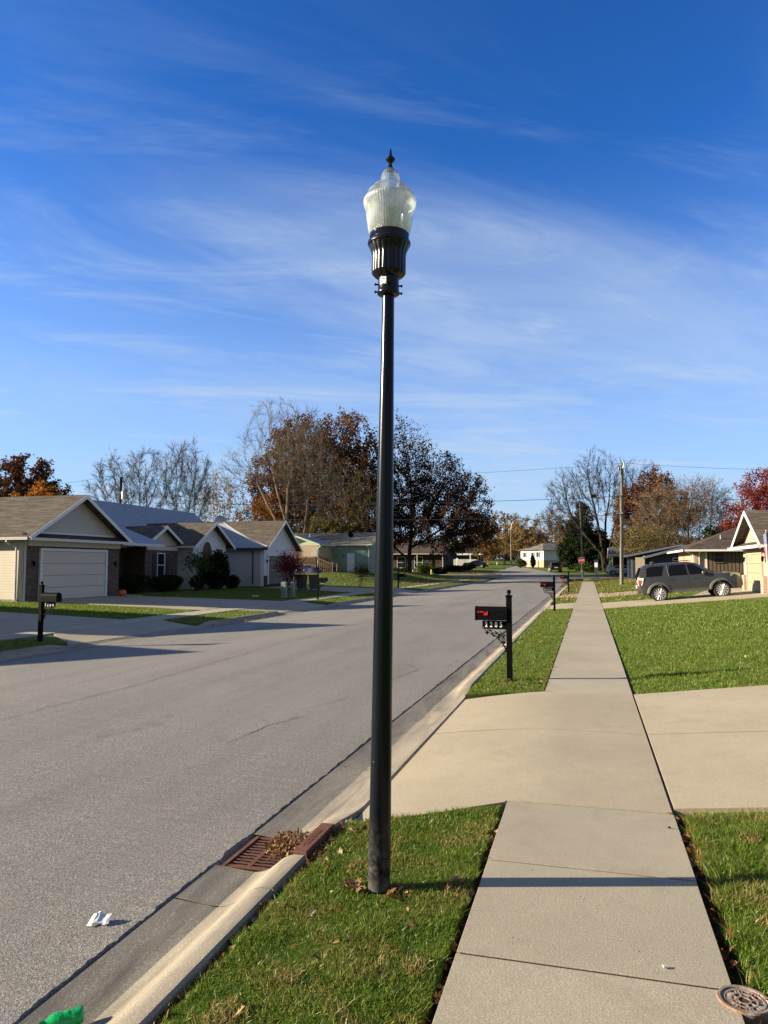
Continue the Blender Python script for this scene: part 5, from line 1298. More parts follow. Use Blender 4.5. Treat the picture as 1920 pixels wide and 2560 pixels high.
# behind the nearest house on the far left
x, y = spot(-.486, 92); tree('maroon-leaved round tree behind the roof at the far left edge', (x, y, .5), 14, [(0, 0, 10.2, 4.6, 4.6, 4.2), (-3.5, 1, 9, 3.5, 3.5, 3.2)], n_attr=420, seg=.6, kill=.9, seed=2, bark='bark_dark', rt=.35, twigs=2, twl=.7, subt=2, leaves=15000, lsize=.30, lmat='lf_maroon')
x, y = spot(-.468, 84); tree('small orange tree in front of the maroon tree, far left', (x, y, .5), 10, [(0, 0, 7.4, 2.6, 2.6, 2.8)], n_attr=220, seg=.5, kill=.8, seed=3, rt=.2, twigs=2, twl=.6, subt=1, leaves=8500, lsize=.2, lmat='lf_orange')
x, y = spot(-.338, 80); tree('bare spreading tree behind the frosted blue roof', (x, y, .5), 14, [(-2.0, 0, 9.0, 3.6, 3, 4.6), (1.2, 0, 9.4, 2.4, 2.6, 4.6)], stems=[[(0, 0, -.3), (-.3, 0, 3.4)], [(.2, .1, -.3), (.9, .2, 4)]], n_attr=620, seg=.5, kill=.75, seed=4, rt=.24, twigs=5, twl=.9, subt=6, up=.3, tw_r=.013, group='bare trees behind the houses on the left')
x, y = spot(-.268, 83); tree('bare upright fan-shaped tree between two roofs', (x, y, .5), 15, [(-.4, 0, 10.2, 3.2, 3, 4.9), (.9, 0, 9.2, 2.4, 2.4, 4.2)], stems=[[(0, 0, -.3), (0, 0, 2.4), (-1.0, 0, 6)], [(.2, 0, -.3), (.8, 0, 5.5)], [(-.2, .2, -.3), (-.2, .3, 6)]], n_attr=700, seg=.5, kill=.75, seed=5, rt=.2, twigs=5, twl=1.0, subt=6, up=.4, tw_r=.013, group='bare trees behind the houses on the left')
x, y = spot(-.222, 98); tree('thin tree with sparse faded leaves beside the big trees', (x, y, .8), 13, [(0, 0, 8.6, 3.7, 3, 4.4)], stems=[[(0, 0, -.3), (-.5, 0, 4)], [(.3, 0, -.3), (.9, 0, 4)]], n_attr=420, seg=.55, kill=.85, seed=6, rt=.2, twigs=3, twl=.9, subt=3, up=.25, leaves=2600, lsize=.2, lmat='lf_pink')
# the big pair of the middle left
x, y = spot(-.098, 104); tree('huge oak full of rust and orange leaves, left of the lamp post', (x, y, 1.2), 24, [(-.5, 0, 15.2, 6.8, 6, 6.8), (4.6, 0, 14.5, 5.6, 5, 7.6), (-4.8, 0, 10.5, 4.8, 4.5, 6.4), (1.0, 0, 8.0, 8.0, 5, 4.4), (-3.0, 0, 18.0, 3.2, 3.2, 3.0)],
     stems=[[(0, 0, -.5), (.2, 0, 4.5)]], n_attr=1700, seg=.7, kill=1.0, seed=7, bark='bark_dark', rt=.55, twigs=2, twl=.9, subt=2, leaves=72000, lsize=.26, lmat='lf_rust', lspread=.7,
     lcut=lambda T, g: g.uniform(0, 1, len(T)) < np.clip(1.15 - (T[:, 2] - 8) / 22, .3, 1))
x, y = spot(-.133, 86); tree('tall bare tree with long arching limbs in front of the rust oak', (x, y, 1.1), 22, [(-1.4, 0, 14.6, 4.2, 3.6, 6.0), (2.0, 0, 13.0, 3.2, 3.2, 6.6), (-6.0, 0, 11.6, 3.6, 2.6, 3.0), (4.6, 0, 10.0, 2.2, 2.5, 4.0)],
     stems=[[(0, 0, -.5), (.1, 0, 5.4), (-1.2, 0, 9.6)], [(.15, 0, 3.2), (-3.0, 0, 9.2)], [(0, .1, 4.5), (.3, 0, 10)]], n_attr=1300, seg=.55, kill=.85, seed=8, bark='bark_mid', rt=.42, tip=.014, twigs=4, twl=1.0, subt=3, up=.3, tw_r=.012)
x, y = spot(-.113, 85); tree('multi-stemmed bare tree just right of the tall arching one', (x, y, 1.1), 18, [(1.6, 0, 11.0, 3.6, 3, 5.6), (-.6, 0, 12, 2.4, 2.6, 5.4)],
     stems=[[(0, 0, -.5), (0, 0, 1.2), (-.9, 0, 8)], [(.1, 0, 1.0), (1.0, 0, 9)], [(.2, 0, .8), (2.8, 0, 8)]], n_attr=650, seg=.55, kill=.85, seed=9, bark='bark_mid', rt=.30, twigs=4, twl=.9, subt=5, up=.3, tw_r=.012)
x, y = spot(-.046, 94); tree('bare grey tree close to the lamp post on its left', (x, y, 1.2), 15, [(-.6, 0, 9.4, 4.0, 3, 4.6), (1.8, 0, 8.0, 2.6, 3, 4)], stems=[[(0, 0, -.5), (-.6, 0, 4.5)], [(.2, 0, -.5), (.9, 0, 4)], [(.5, .2, -.5), (2.0, 0, 4)]], n_attr=700, seg=.55, kill=.8, seed=10, rt=.24, twigs=3, twl=.9, subt=3, up=.25, leaves=1500, lsize=.16, lmat='lf_olive')
x, y = spot(-.080, 96); tree('low yellow-green tree below the rust oak', (x, y, 1.2), 7, [(0, 0, 4.4, 4.5, 3, 2.6)], stems=[[(0, 0, -.3), (0, 0, 1.8)]], n_attr=300, seg=.5, kill=.8, seed=41, rt=.14, twigs=2, twl=.6, subt=1, leaves=9000, lsize=.18, lmat='lf_olive')
x, y = spot(-.165, 100); tree('orange tree behind the white garage gable', (x, y, 1.0), 9, [(0, 0, 5.8, 4.0, 3, 3.6)], stems=[[(0, 0, -.3), (0, 0, 2.2)]], n_attr=300, seg=.5, kill=.8, seed=42, rt=.16, twigs=2, twl=.7, subt=1, leaves=7000, lsize=.18, lmat='lf_orange')
# the big dark tree right of the lamp post
x, y = spot(.034, 103); tree('massive dark brown tree spreading right of the lamp post', (x, y, .5), 24, [(-1.2, 0, 16.8, 4.6, 5, 5.4), (3.2, 0, 13.0, 4.4, 5, 4.4), (7.6, 0, 9.4, 3.8, 4, 4.4), (-1.5, 0, 9.4, 6.0, 5, 5.4), (4.4, 0, 6.6, 5.6, 4.5, 3.6), (-5.0, 0, 12.0, 3.6, 4, 5.0), (8.6, 0, 6.0, 3.2, 3.4, 3.2), (-4.5, 0, 5.6, 5.0, 4, 3.2)],
     stems=[[(0, 0, -.5), (.1, 0, 3.0)]], n_attr=2300, seg=.7, kill=1.0, seed=12, bark='bark_dark', rt=.6, twigs=2, twl=.9, subt=2, leaves=66000, lsize=.22, lmat='lf_dark', lspread=.7,
     lcut=lambda T, g: g.uniform(0, 1, len(T)) < np.clip(1.15 - (T[:, 2] - 5) / 14, .12, 1))
# distant golden trees straight ahead
for k, (r_, D, zz, h, w_, n, mt, sd_, lb) in enumerate((
    (.163, 172, 1.6, 12.5, 4.4, 9000, 'lf_gold', 13, 'golden half-bare tree rising behind the distant light pole'),
    (.190, 158, 1.5, 9.6, 4.2, 9000, 'lf_gold', 14, 'bronze round tree left of the white split-level house'),
    (.128, 165, 1.5, 9.0, 4.2, 8000, 'lf_gold', 15, 'golden-brown tree at the right edge of the dark tree'),
    (.230, 205, 2.2, 15.5, 6.0, 8000, 'lf_gold', 16, 'pale gold tree behind the white split-level house'),
    (.262, 210, 2.2, 14.0, 6.5, 8000, 'lf_gold', 17, 'faded tan tree behind the grey roof, left of the evergreen'),
    (.196, 215, 2.2, 10.0, 5.0, 5000, 'lf_gold', 18, 'small hazy gold tree far beyond the intersection'),
    (.140, 190, 2.0, 6.5, 3.2, 5000, 'lf_orange', 19, 'bright orange small tree low in the distance'))):
    x, y = spot(r_, D); tree(lb, (x, y, zz), h, [(0, 0, h * .60, w_, w_, h * .38), (w_ * .3, 0, h * .45, w_ * .9, w_, h * .28)], n_attr=330, seg=.8, kill=1.2, seed=sd_, bark='twig_tan' if k > 2 else 'bark', rt=.24, twigs=2, twl=1.1, subt=2, leaves=n, lsize=.26, lmat=mt, tw_r=.018)
# tall bare tree and evergreen at the corner on the right
x, y = spot(.297, 116); tree('tall bare many-stemmed tree behind the stop sign', (x, y, .5), 19, [(-5.2, 0, 11.0, 3.6, 3, 5.6), (-1.2, 0, 13.2, 3.8, 3, 5.8), (3.2, 0, 12.0, 3.8, 3, 5.6), (6.6, 0, 10.8, 3.0, 3, 5.6), (-6.5, 0, 8.0, 3, 2.5, 2.6)],
     stems=[[(0, 0, -.5), (-.3, 0, 3), (-4.0, 0, 7.6)], [(.1, 0, 1.5), (-1.0, 0, 9)], [(.2, 0, 1.0), (1.8, 0, 8)], [(.3, 0, .4), (4.8, 0, 8)], [(0, .2, 1), (.4, .3, 9)]], n_attr=1900, seg=.6, kill=.8, seed=20, bark='bark_dark', rt=.34, tip=.022, twigs=4, twl=1.1, subt=5, up=.4, tw_r=.016)
x, y = spot(.262, 128)
tree('dark ragged evergreen at the corner left of the stop sign', (x, y, .5), 12.5, [(0, 0, 3.4, 3.3, 3.2, 3.0), (.5, 0, 6.4, 2.3, 2.2, 3.2), (1.0, 0, 9.4, 1.1, 1.2, 2.4)], stems=[[(0, 0, -.3), (.8, 0, 10.2)]], n_attr=700, seg=.45, kill=.6, seed=21, bark='bark_dark', rt=.3, twigs=2, twl=.6, subt=2, leaves=26000, lsize=.26, lmat='lf_ever', name='evergreen_tree', up=-.05)
x, y = spot(.283, 119)
tree('second dark evergreen leaning on the bare tree trunk', (x, y, .5), 8, [(0, 0, 3.6, 2.8, 2.4, 3.4)], stems=[[(0, 0, -.3), (0, 0, 6)]], n_attr=400, seg=.45, kill=.6, seed=22, bark='bark_dark', rt=.2, twigs=2, twl=.6, subt=1, leaves=13000, lsize=.26, lmat='lf_ever', name='evergreen_tree')
for k, (dx, zz) in enumerate(((-7.0, 7.2), (-5.8, 7.3), (-1.4, 12.2))):
    x, y = spot(.297, 116)
    rg = np.random.default_rng(60 + k); n = 260; q = rg.normal(0, .14, (n, 3)); e = q + rg.normal(0, .22, (n, 3))
    V, F = tubes_np(q, e, np.full(n, .02), np.full(n, .01), 3)
    o = np_mesh('squirrel_nest', V, F, MAT['bark_dark'], None); o.location = (x + dx * .9, y, .5 + zz)
    tag(o, ['dark clump of twigs, leftmost in the corner bare tree', 'dark clump of twigs, second from left in the corner bare tree', 'high clump of twigs in the top of the corner bare tree'][k], 'nest', 'twig nests in the bare tree')
# right side
x, y = spot(.362, 112); tree('tall orange-red oak behind the wooden utility pole', (x, y, .5), 16.5, [(.8, 0, 12.4, 2.6, 3, 3.6), (-2.2, 0, 10.2, 3.6, 3.4, 3.6), (2.8, 0, 9.0, 3.4, 3, 4.0), (-1.5, 0, 6.6, 4.6, 3, 3.2)], n_attr=1000, seg=.6, kill=.9, seed=23, bark='bark_dark', rt=.4, twigs=2, twl=.8, subt=1, leaves=26000, lsize=.24, lmat='lf_rust', lspread=.6)
x, y = spot(.405, 96); tree('wide tan bare tree with a dome of fine twigs behind the ranch roof', (x, y, .6), 13, [(0, 0, 7.6, 6.4, 4, 4.2), (-3.0, 0, 5.4, 4.2, 3, 3.2), (2.6, 0, 9.0, 3.4, 3, 3.2)],
     stems=[[(0, 0, -.3), (-.2, 0, 1.2), (-2.6, 0, 4)], [(.1, 0, .8), (.6, 0, 4.5)], [(.2, 0, .6), (2.8, 0, 4)]], n_attr=2300, seg=.5, kill=.65, seed=24, bark='twig_tan', rt=.28, tip=.012, twigs=6, twl=.9, subt=4, up=.1, leaves=9000, lsize=.14, lmat='lf_tan')
x, y = spot(.35, 92); tree('low tan scrub tree left of the ranch roof', (x, y, .5), 6, [(0, 0, 3.9, 3.4, 2.5, 2.2)], stems=[[(0, 0, -.3), (0, 0, 1.5)]], n_attr=420, seg=.4, kill=.55, seed=25, bark='twig_tan', rt=.14, twigs=4, twl=.6, subt=2, leaves=5000, lsize=.14, lmat='lf_olive')
x, y = spot(.522, 62); tree('crimson and orange maple above the cream garage roof', (x, y, .7), 10, [(0, 0, 6.6, 2.6, 2.6, 2.8), (-2.0, 0, 4.9, 1.7, 2, 1.8), (1.5, 0, 6, 2.4, 2.6, 2.8)], n_attr=520, seg=.4, kill=.6, seed=26, bark='bark', rt=.2, twigs=2, twl=.5, subt=1, leaves=22000, lsize=.13, lmat='lf_red')
x, y = spot(.462, 74); tree('dark evergreen between the ranch roof and the red maple', (x, y, .7), 5, [(0, 0, 3.3, 2.2, 2, 1.8)], n_attr=250, seg=.4, kill=.5, seed=43, bark='bark_dark', rt=.15, twigs=2, twl=.5, subt=1, leaves=9000, lsize=.18, lmat='lf_ever', name='evergreen_tree')
# ------------------------------------------------------------------ yard plants
def shrub(label, at, r_, n=4000, ls=.05, mat='lf_hedge', flat=1.0, seed=1, name='shrub', lobes=13):
    rg = np.random.default_rng(seed); root = empty(name, at, 0, label, 'shrub')
    nb = 26; a = rg.uniform(0, 2 * np.pi, nb); e = np.stack([np.cos(a) * r_[0] * .6, np.sin(a) * r_[1] * .6, r_[2] * rg.uniform(.8, 1.5, nb)], 1)
    V, F = tubes_np(np.zeros((nb, 3)) - [0, 0, .05], e, np.full(nb, .018), np.full(nb, .006), 4); np_mesh('stems', V, F, MAT['bark_dark'], root, False)
    lb = rg.normal(size=(lobes, 3)); lb /= np.linalg.norm(lb, axis=1, keepdims=True); lb *= .38
    d = rg.normal(size=(n, 3)); d /= np.linalg.norm(d, axis=1, keepdims=True)
    rad = rg.uniform(.35, 1, (n, 1)) ** .4
    w_ = rg.integers(0, lobes, n)
    lobes_r = rg.uniform(.42, .74, (lobes, 1))
    q = (lb[w_] * 1.15 + d * rad * lobes_r[w_]) * np.array(r_) * np.array([1, 1, 1]); q[:, 2] = q[:, 2] + r_[2]
    q = q[q[:, 2] > .03]; n = len(q)
    a = rg.normal(size=(n, 3)); a /= np.linalg.norm(a, axis=1, keepdims=True); b = np.cross(a, rg.normal(size=(n, 3))); b /= np.linalg.norm(b, axis=1, keepdims=True)
    s = (ls * rg.uniform(.5, 1.4, (n, 1))) * .5
    V = np.stack([q - a * s * 1.3, q + b * s * .8, q + a * s * 1.3, q - b * s * .8], 1).reshape(-1, 3)
    np_mesh('foliage', V, np.arange(n * 4).reshape(-1, 4), MAT[mat], root, False); return root
shrub('clipped dark hedge below the shuttered window', (-24.0, 38.9, g1(-24, 38.9)), (.6, 1.75, .50), 9000, .07, seed=51)
shrub('low dark hedge beside the garage brick pier', (-24.1, 35.6, g1(-24, 35.6)), (.55, 1.6, .55), 9000, .07, seed=52)
shrub('rounded dark bush left of the weeping tree', (-23.2, 40.9, g1(-23, 40.9)), (.5, .7, .50), 4000, .07, seed=53)
shrub('clipped dark bush by the grey siding wall', (-22.9, 44.9, g1(-23, 44.9)), (.6, .75, .50), 5000, .07, seed=54)
shrub('tall dark shrub covering the arched window gable', (-23.2, 43.3, g1(-23, 42.6)), (.9, 1.25, 1.25), 12000, .11, seed=55)
tree('thin weeping sapling on a stake left of the dark shrub', (-22.8, 40.0, g1(-22.8, 40)), 2.6, [(0, .3, 1.9, .5, .9, .5)], stems=[[(0, 0, -.1), (0, 0, 2.1)]], n_attr=90, seg=.16, kill=.22, seed=27, bark='bark_dark', rt=.035, tip=.004, twigs=3, twl=.45, subt=2, leaves=1500, lsize=.085, lmat='lf_green', droop=.9, tw_r=.004)
tree('red japanese maple in front of the white garage', (-19.5, 46.5, g1(-19.5, 46.5)), 2.6, [(0, 0, 1.7, .80, .8, .85), (.35, 0, 1.3, .65, .7, .5)], stems=[[(0, 0, -.1), (-.1, 0, .8)], [(.05, 0, -.1), (.25, 0, .8)]], n_attr=220, seg=.16, kill=.22, seed=28, bark='bark_dark', rt=.06, tip=.004, twigs=3, twl=.22, subt=1, leaves=3200, lsize=.085, lmat='lf_garnet', tw_r=.005)
tree('small reddish sapling on the lawn by the green house', (-17.2, 55.5, g1(-17.2, 55.5)), 1.7, [(.1, 0, 1.25, .5, .5, .5)], stems=[[(0, 0, -.1), (.1, 0, .7)]], n_attr=80, seg=.13, kill=.2, seed=29, bark='bark', rt=.03, tip=.004, twigs=3, twl=.2, subt=1, leaves=900, lsize=.08, lmat='lf_maroon', tw_r=.005)
shrub('dark bush left of the green house side door', (-25.9, 74.0, 1.0), (.65, .5, .32), 2500, .10, seed=56)
shrub('dark shrub at the right corner of the green house', (-22.6, 74.2, 1.0), (.7, .5, .22), 1800, .10, seed=57)
x, y = spot(.068 - .04 + .005, 113)
for k, (r_, D, rr_, mt, lb) in enumerate(((.0553, 113, (1.5, 1.2, .95), 'lf_green', 'bright green shrub under the dark tree'), (.020, 114, (1.8, 1, .55), 'lf_hedge', 'low shrub at the left under the dark tree'),
      (.076, 113, (1.2, 1, .6), 'lf_hedge', 'low dark shrub beside the yellow hydrant'), (.1135, 131, (1.35, 1.2, .72), 'lf_hedge', 'round dark bush at the corner beyond the dark sedan'),
      (.1845, 146, (1.2, 1.2, .95), 'lf_green', 'green bush in front of the white split-level house'), (.201, 147, (.62, .6, 1.35), 'lf_hedge', 'narrow dark cypress in front of the white split-level house'),
      (.092, 122, (3.2, 1.0, .6), 'lf_hedge', 'dark low hedge left of the dark sedan'), (.310, 112, (1.2, 1.0, .9), 'lf_green', 'yellow-green bush beneath the corner evergreen'), (.279, 118, (3.6, 1.2, .9), 'lf_green', 'row of green plants left of the stop sign'),
      (.343, 97, (1.15, 1, .72), 'lf_crimson', 'round crimson bush right of the silver car'), (.4855, 41.2, (.35, .4, .42), 'lf_hedge', 'small green bush at the corner of the cream garage'), (.365, 100, (2.2, 1, .6), 'lf_hedge', 'dark low shrubs in front of the blue house'))):
    x, y = spot(r_, D); shrub(lb, (x, y, g1(x, y) - .05), rr_, 3500 if D > 50 else 3000, .16 if D > 50 else .07, mt, seed=70 + k)
# far wood that closes the horizon
rg = np.random.default_rng(77); Q = []; 
for k in range(190):
    a = -.62 + 1.28 * k / 190 + rg.normal(0, .004); D = rg.uniform(230, 300); x, y = spot(a, D); h = rg.uniform(5, 9.5); w_ = rg.uniform(4, 7); n = 520
    d = rg.normal(size=(n, 3)); d /= np.linalg.norm(d, axis=1, keepdims=True); d *= rg.uniform(.3, 1, (n, 1)) ** .5
    Q.append(d * [w_, w_, h * .55] + [x, y, g1(x, y) + h * .5])
q = np.concatenate(Q); n = len(q); a = rg.normal(size=(n, 3)); a /= np.linalg.norm(a, axis=1, keepdims=True); b = np.cross(a, rg.normal(size=(n, 3))); b /= np.linalg.norm(b, axis=1, keepdims=True); s = rg.uniform(.2, .5, (n, 1))
tag(np_mesh('far_wood', np.stack([q - a * s, q + b * s, q + a * s, q - b * s], 1).reshape(-1, 3), np.arange(n * 4).reshape(-1, 4), leaf_mat('far_wood', [(0, (.05, .04, .025)), (.5, (.13, .10, .06)), (1, (.22, .16, .09))], .3, [(0, (.03, .032, .02)), (.6, (.07, .07, .035)), (1, (.15, .11, .06))], .03)), 'mixed brown and olive wood closing the horizon', 'wood', kind='stuff')
# ------------------------------------------------------------------ vehicles
def car_paint(name, col, metal=.5, rough=.28):
    t = NT(name); n = t.noise(t.coord(), 3, 4)
    t.principled(t.mix(t.rng(n, .3, .7), tuple(x * .92 for x in col), tuple(x * 1.06 for x in col)), rough, metal, .5, None, Coat_Weight=.5, Coat_Roughness=.06); return t.m
MAT['tyre'] = plain('tyre_rubber', (.018, .018, .018), .85, bump=.2, bs=60)
MAT['rim'] = plain('alloy_rim', (.60, .60, .60), .3, .6, var=.05)
MAT['plastic'] = plain('grey_plastic', (.075, .076, .078), .55)
MAT['carglass'] = plain('tinted_glass', (.004, .0045, .006), .05, spec=.3)
MAT['lens'] = plain('clear_lens', (.62, .60, .52), .12, spec=.8, vs=30, var=.2)
MAT['redlens'] = plain('red_lens', (.30, .012, .015), .15, spec=.7)
MAT['tail'] = plain('pale_lens', (.62, .50, .48), .15, spec=.7, vs=20, var=.25)
def car(loc, rz, paint, P, label, cat, plastic=None, tilt=0.0, group=None, detail=True):
    r = empty(P['name'], loc, rz, label, cat, group); r.rotation_euler = (0, tilt, rz)
    L, W = P['L'], P['W']; ax = P['axles']; wr = P['wr']; arch = wr * 1.20
    X = np.unique(np.round(np.concatenate([np.linspace(0, L, 60)] + [np.linspace(a - arch, a + arch, 17) for a in ax]), 4))
    zs = lambda x: np.interp(x, *zip(*P['sh']))       # shoulder / bonnet line
    zr = lambda x: np.interp(x, *zip(*P['roof']))     # top of the glasshouse
    def hw(x): return W / 2 * np.interp(x, [0, .12, .5, L - .75, L - .25, L], [.82, .93, 1, 1, .93, .74])
    def zb(x):
        z = np.interp(x, [0, .25, L - .3, L], [P['zb'] + .16, P['zb'], P['zb'], P['zb'] + .08])
        for a in ax:
            d = abs(x - a)
            if d < arch: z = max(z, wr + math.sqrt(max(arch ** 2 - d ** 2, 0)) - .02)
        return float(z)
    rows = []
    for x in X:
        h = float(hw(x)); b = zb(x); s = float(zs(x)); m1 = b + (s - b) * .35; m2 = b + (s - b) * .75
        rows.append([(x, h * .955, b), (x, h * .995, b + (s - b) * .12), (x, h, m1), (x, h * .985, m2), (x, h * .955, s - .035), (x, h * .90, s), (x, h * .5, s + .018), (x, 0, s + .022)])
    mb = MB(); k = 8
    for sg in (1, -1):
        base = len(mb.v)
        for rw in rows: mb.v += [(x, sg * y, z) for x, y, z in rw]
        for i in range(len(rows) - 1):
            for q in range(k - 1):
                f = [base + i*k + q, base + (i+1)*k + q, base + (i+1)*k + q + 1, base + i*k + q + 1]
                mb.f.append(f if sg < 0 else f[::-1]); mb.mi.append(0)
        for i, rev in ((0, 0), (len(rows) - 1, 1)):
            f = [base + i*k + q for q in range(k)] + ([] if True else [])
            e = len(mb.v); x_, y_, z_ = rows[i][0]; mb.v.append((x_, 0, z_))
            mb.f.append(f + [e]); mb.mi.append(0)
    body = mb.build('body', paint, r, False); auto_smooth(body, 28)
    # glasshouse
    g0, g1_ = P['g0'], P['g1']; XG = np.linspace(g0, g1_, 50)
    def gy(x, z):      # side surface of the glasshouse
        s = float(zs(x)); f = min(1, max(0, (z - s) / max(.05, P['rz'] - s)))
        return float(hw(x)) * (.90 - P['tumble'] * f - .03 * f * f)
    mb = MB(); kk = 6
    for sg in (1, -1):
        base = len(mb.v)
        for x in XG:
            s = float(zs(x)) - .01; t_ = max(float(zr(x)), s + .002)
            pts = [(x, gy(x, s + (t_ - s) * f), s + (t_ - s) * f) for f in (0, .5, .93)] + [(x, gy(x, t_) * .93, t_), (x, gy(x, t_) * .5, t_ + .02), (x, 0, t_ + .026)]
            mb.v += [(a, sg * b, c) for a, b, c in pts]
        for i in range(len(XG) - 1):
            for q in range(kk - 1):
                f = [base + i*kk + q, base + (i+1)*kk + q, base + (i+1)*kk + q + 1, base + i*kk + q + 1]
                mb.f.append(f if sg < 0 else f[::-1]); mb.mi.append(0)
    auto_smooth(mb.build('cabin', paint, r, False), 35)
    # side windows follow the glasshouse side, 6 mm proud
    for poly in P['win']:
        for sg in (1, -1):
            cx_ = sum(p[0] for p in poly) / len(poly); cz_ = sum(p[1] for p in poly) / len(poly)
            out = []
            for i in range(len(poly)):
                a, b = poly[i], poly[(i + 1) % len(poly)]
                for q in range(4): out.append((a[0] + (b[0] - a[0]) * q / 4, a[1] + (b[1] - a[1]) * q / 4))
            vs = [(x, sg * (gy(x, z) + .006), z) for x, z in out] + [(cx_, sg * (gy(cx_, cz_) + .006), cz_)]
            n = len(out); MB().add(vs, [((i, (i+1) % n, n) if sg < 0 else ((i+1) % n, i, n)) for i in range(n)]).build('side_window', MAT['carglass'], r, False)
    # windscreen and rear window
    for nm, (xa, xb_) in (('windscreen', P['ws']), ('rear_window', P['rw'])):
        vs = []; 
        for i in range(9):
            x = xa + (xb_ - xa) * i / 8; t_ = float(zr(x)); h = gy(x, t_) * .86
            for y_ in (-1, -.5, 0, .5, 1): vs.append((x, h * y_, t_ + (.026, .022, .030)[0] + .006 - .012 * abs(y_)))
        if nm == 'rear_window' and P.get('hatch'):
            vs = []
            for i in range(5):
                z = P['hatch'][0] + (P['hatch'][1] - P['hatch'][0]) * i / 4; x = P['hatch'][2] + (P['hatch'][3] - P['hatch'][2]) * i / 4
                h = W / 2 * (.72 - .10 * i / 4)
                for y_ in (-1, -.5, 0, .5, 1): vs.append((x, h * y_, z))
        nn = len(vs) // 5
        MB().add(vs, [(i*5+q, i*5+q+1, (i+1)*5+q+1, (i+1)*5+q) for i in range(nn - 1) for q in range(4)]).build(nm, MAT['carglass'], r, False)
    # underside and wheel wells
    MB().box(.25, L - .25, -W * .42, W * .42, P['zb'] - .02, wr * 1.5).build('underbody', MAT['dark'], r, False)
    for a in ax:
        for sg in (1, -1):
            yo = W / 2 - .015; wt = .225
            tw = MB(); prof = [(wr * .70, 0), (wr * .80, -.02), (wr * .94, -.015), (wr, .02), (wr, wt - .02), (wr * .92, wt), (wr * .60, wt)]
            V = []; K = 32; b = 0
            for rad, yy in prof:
                for q in range(K):
                    an = 2 * math.pi * q / K; tw.v.append((a + rad * math.cos(an), sg * (yo - yy), wr + rad * math.sin(an)))
            for i in range(len(prof) - 1):
                for q in range(K): tw.f.append([i*K+q, i*K+(q+1) % K, (i+1)*K+(q+1) % K, (i+1)*K+q]); tw.mi.append(0)
            wh = tw.build('wheel', MAT['tyre'], r, False); auto_smooth(wh, 40)
            rm = MB(); rad = wr * .70
            rm.tube([(a, sg * (yo - .03), wr), (a, sg * (yo + .0), wr)], rad * .20, 14)
            nsp = 12 if detail else 6
            for q in range(nsp):
                an = 2 * math.pi * q / nsp + .1; d = Vector((math.cos(an), 0, math.sin(an)))
                c0 = Vector((a, sg * (yo - .012), wr)); rm.tube([c0 + d * rad * .15, c0 + d * rad * .97], [.020 * (1.4 if not detail else 1), .030 * (1.4 if not detail else 1)], 4)
            for q in range(32):
                a0, a1 = 2 * math.pi * q / 32, 2 * math.pi * (q + 1) / 32
                rm.add([(a + R_ * math.cos(t_), sg * (yo - dy), wr + R_ * math.sin(t_)) for t_ in (a0, a1) for R_, dy in ((rad * .93, .0), (rad * 1.02, -.004))], [(0, 1, 3, 2)])
            rm.build('rim', MAT['rim'], wh, False)
            MB().tube([(a, sg * (yo - .10), wr), (a, sg * (yo - .06), wr)], rad * .96, 20).build('brake', MAT['dark'], wh, False)
    if plastic is not None:        # flared arches and sill
        for a in ax:
            for sg in (1, -1):
                mb = MB(); V = []; N = 18
                for i in range(N + 1):
                    an = math.pi * i / N if True else 0
                    for R_, off in ((arch * 1.0, .012), (arch * 1.0, .026), (arch * 1.20, .022), (arch * 1.26, .0)):
                        x = a + R_ * math.cos(an); z = wr + R_ * math.sin(an) * (1 if R_ > 0 else 1)
                        z = max(z, P['zb'] + .02)
                        V.append((x, sg * (float(hw(min(max(x, 0), L))) * .998 + off), z))
                mb.add(V, [(i*4+q, i*4+q+1, (i+1)*4+q+1, (i+1)*4+q) for i in range(N) for q in range(3)])
                auto_smooth(mb.build('arch_flare', plastic, r, False), 40)
        for sg in (1, -1):
            ys_ = sorted((sg * W / 2 * .955, sg * (W / 2 + .014)))
            MB().box(ax[0] + arch * 1.15, ax[1] - arch * 1.15, ys_[0], ys_[1], P['zb'] - .01, P['zb'] + .10).build('sill', plastic, r, False)
    for fn in P.get('extra', []): fn(r, P, hw, zs, gy)
    return r
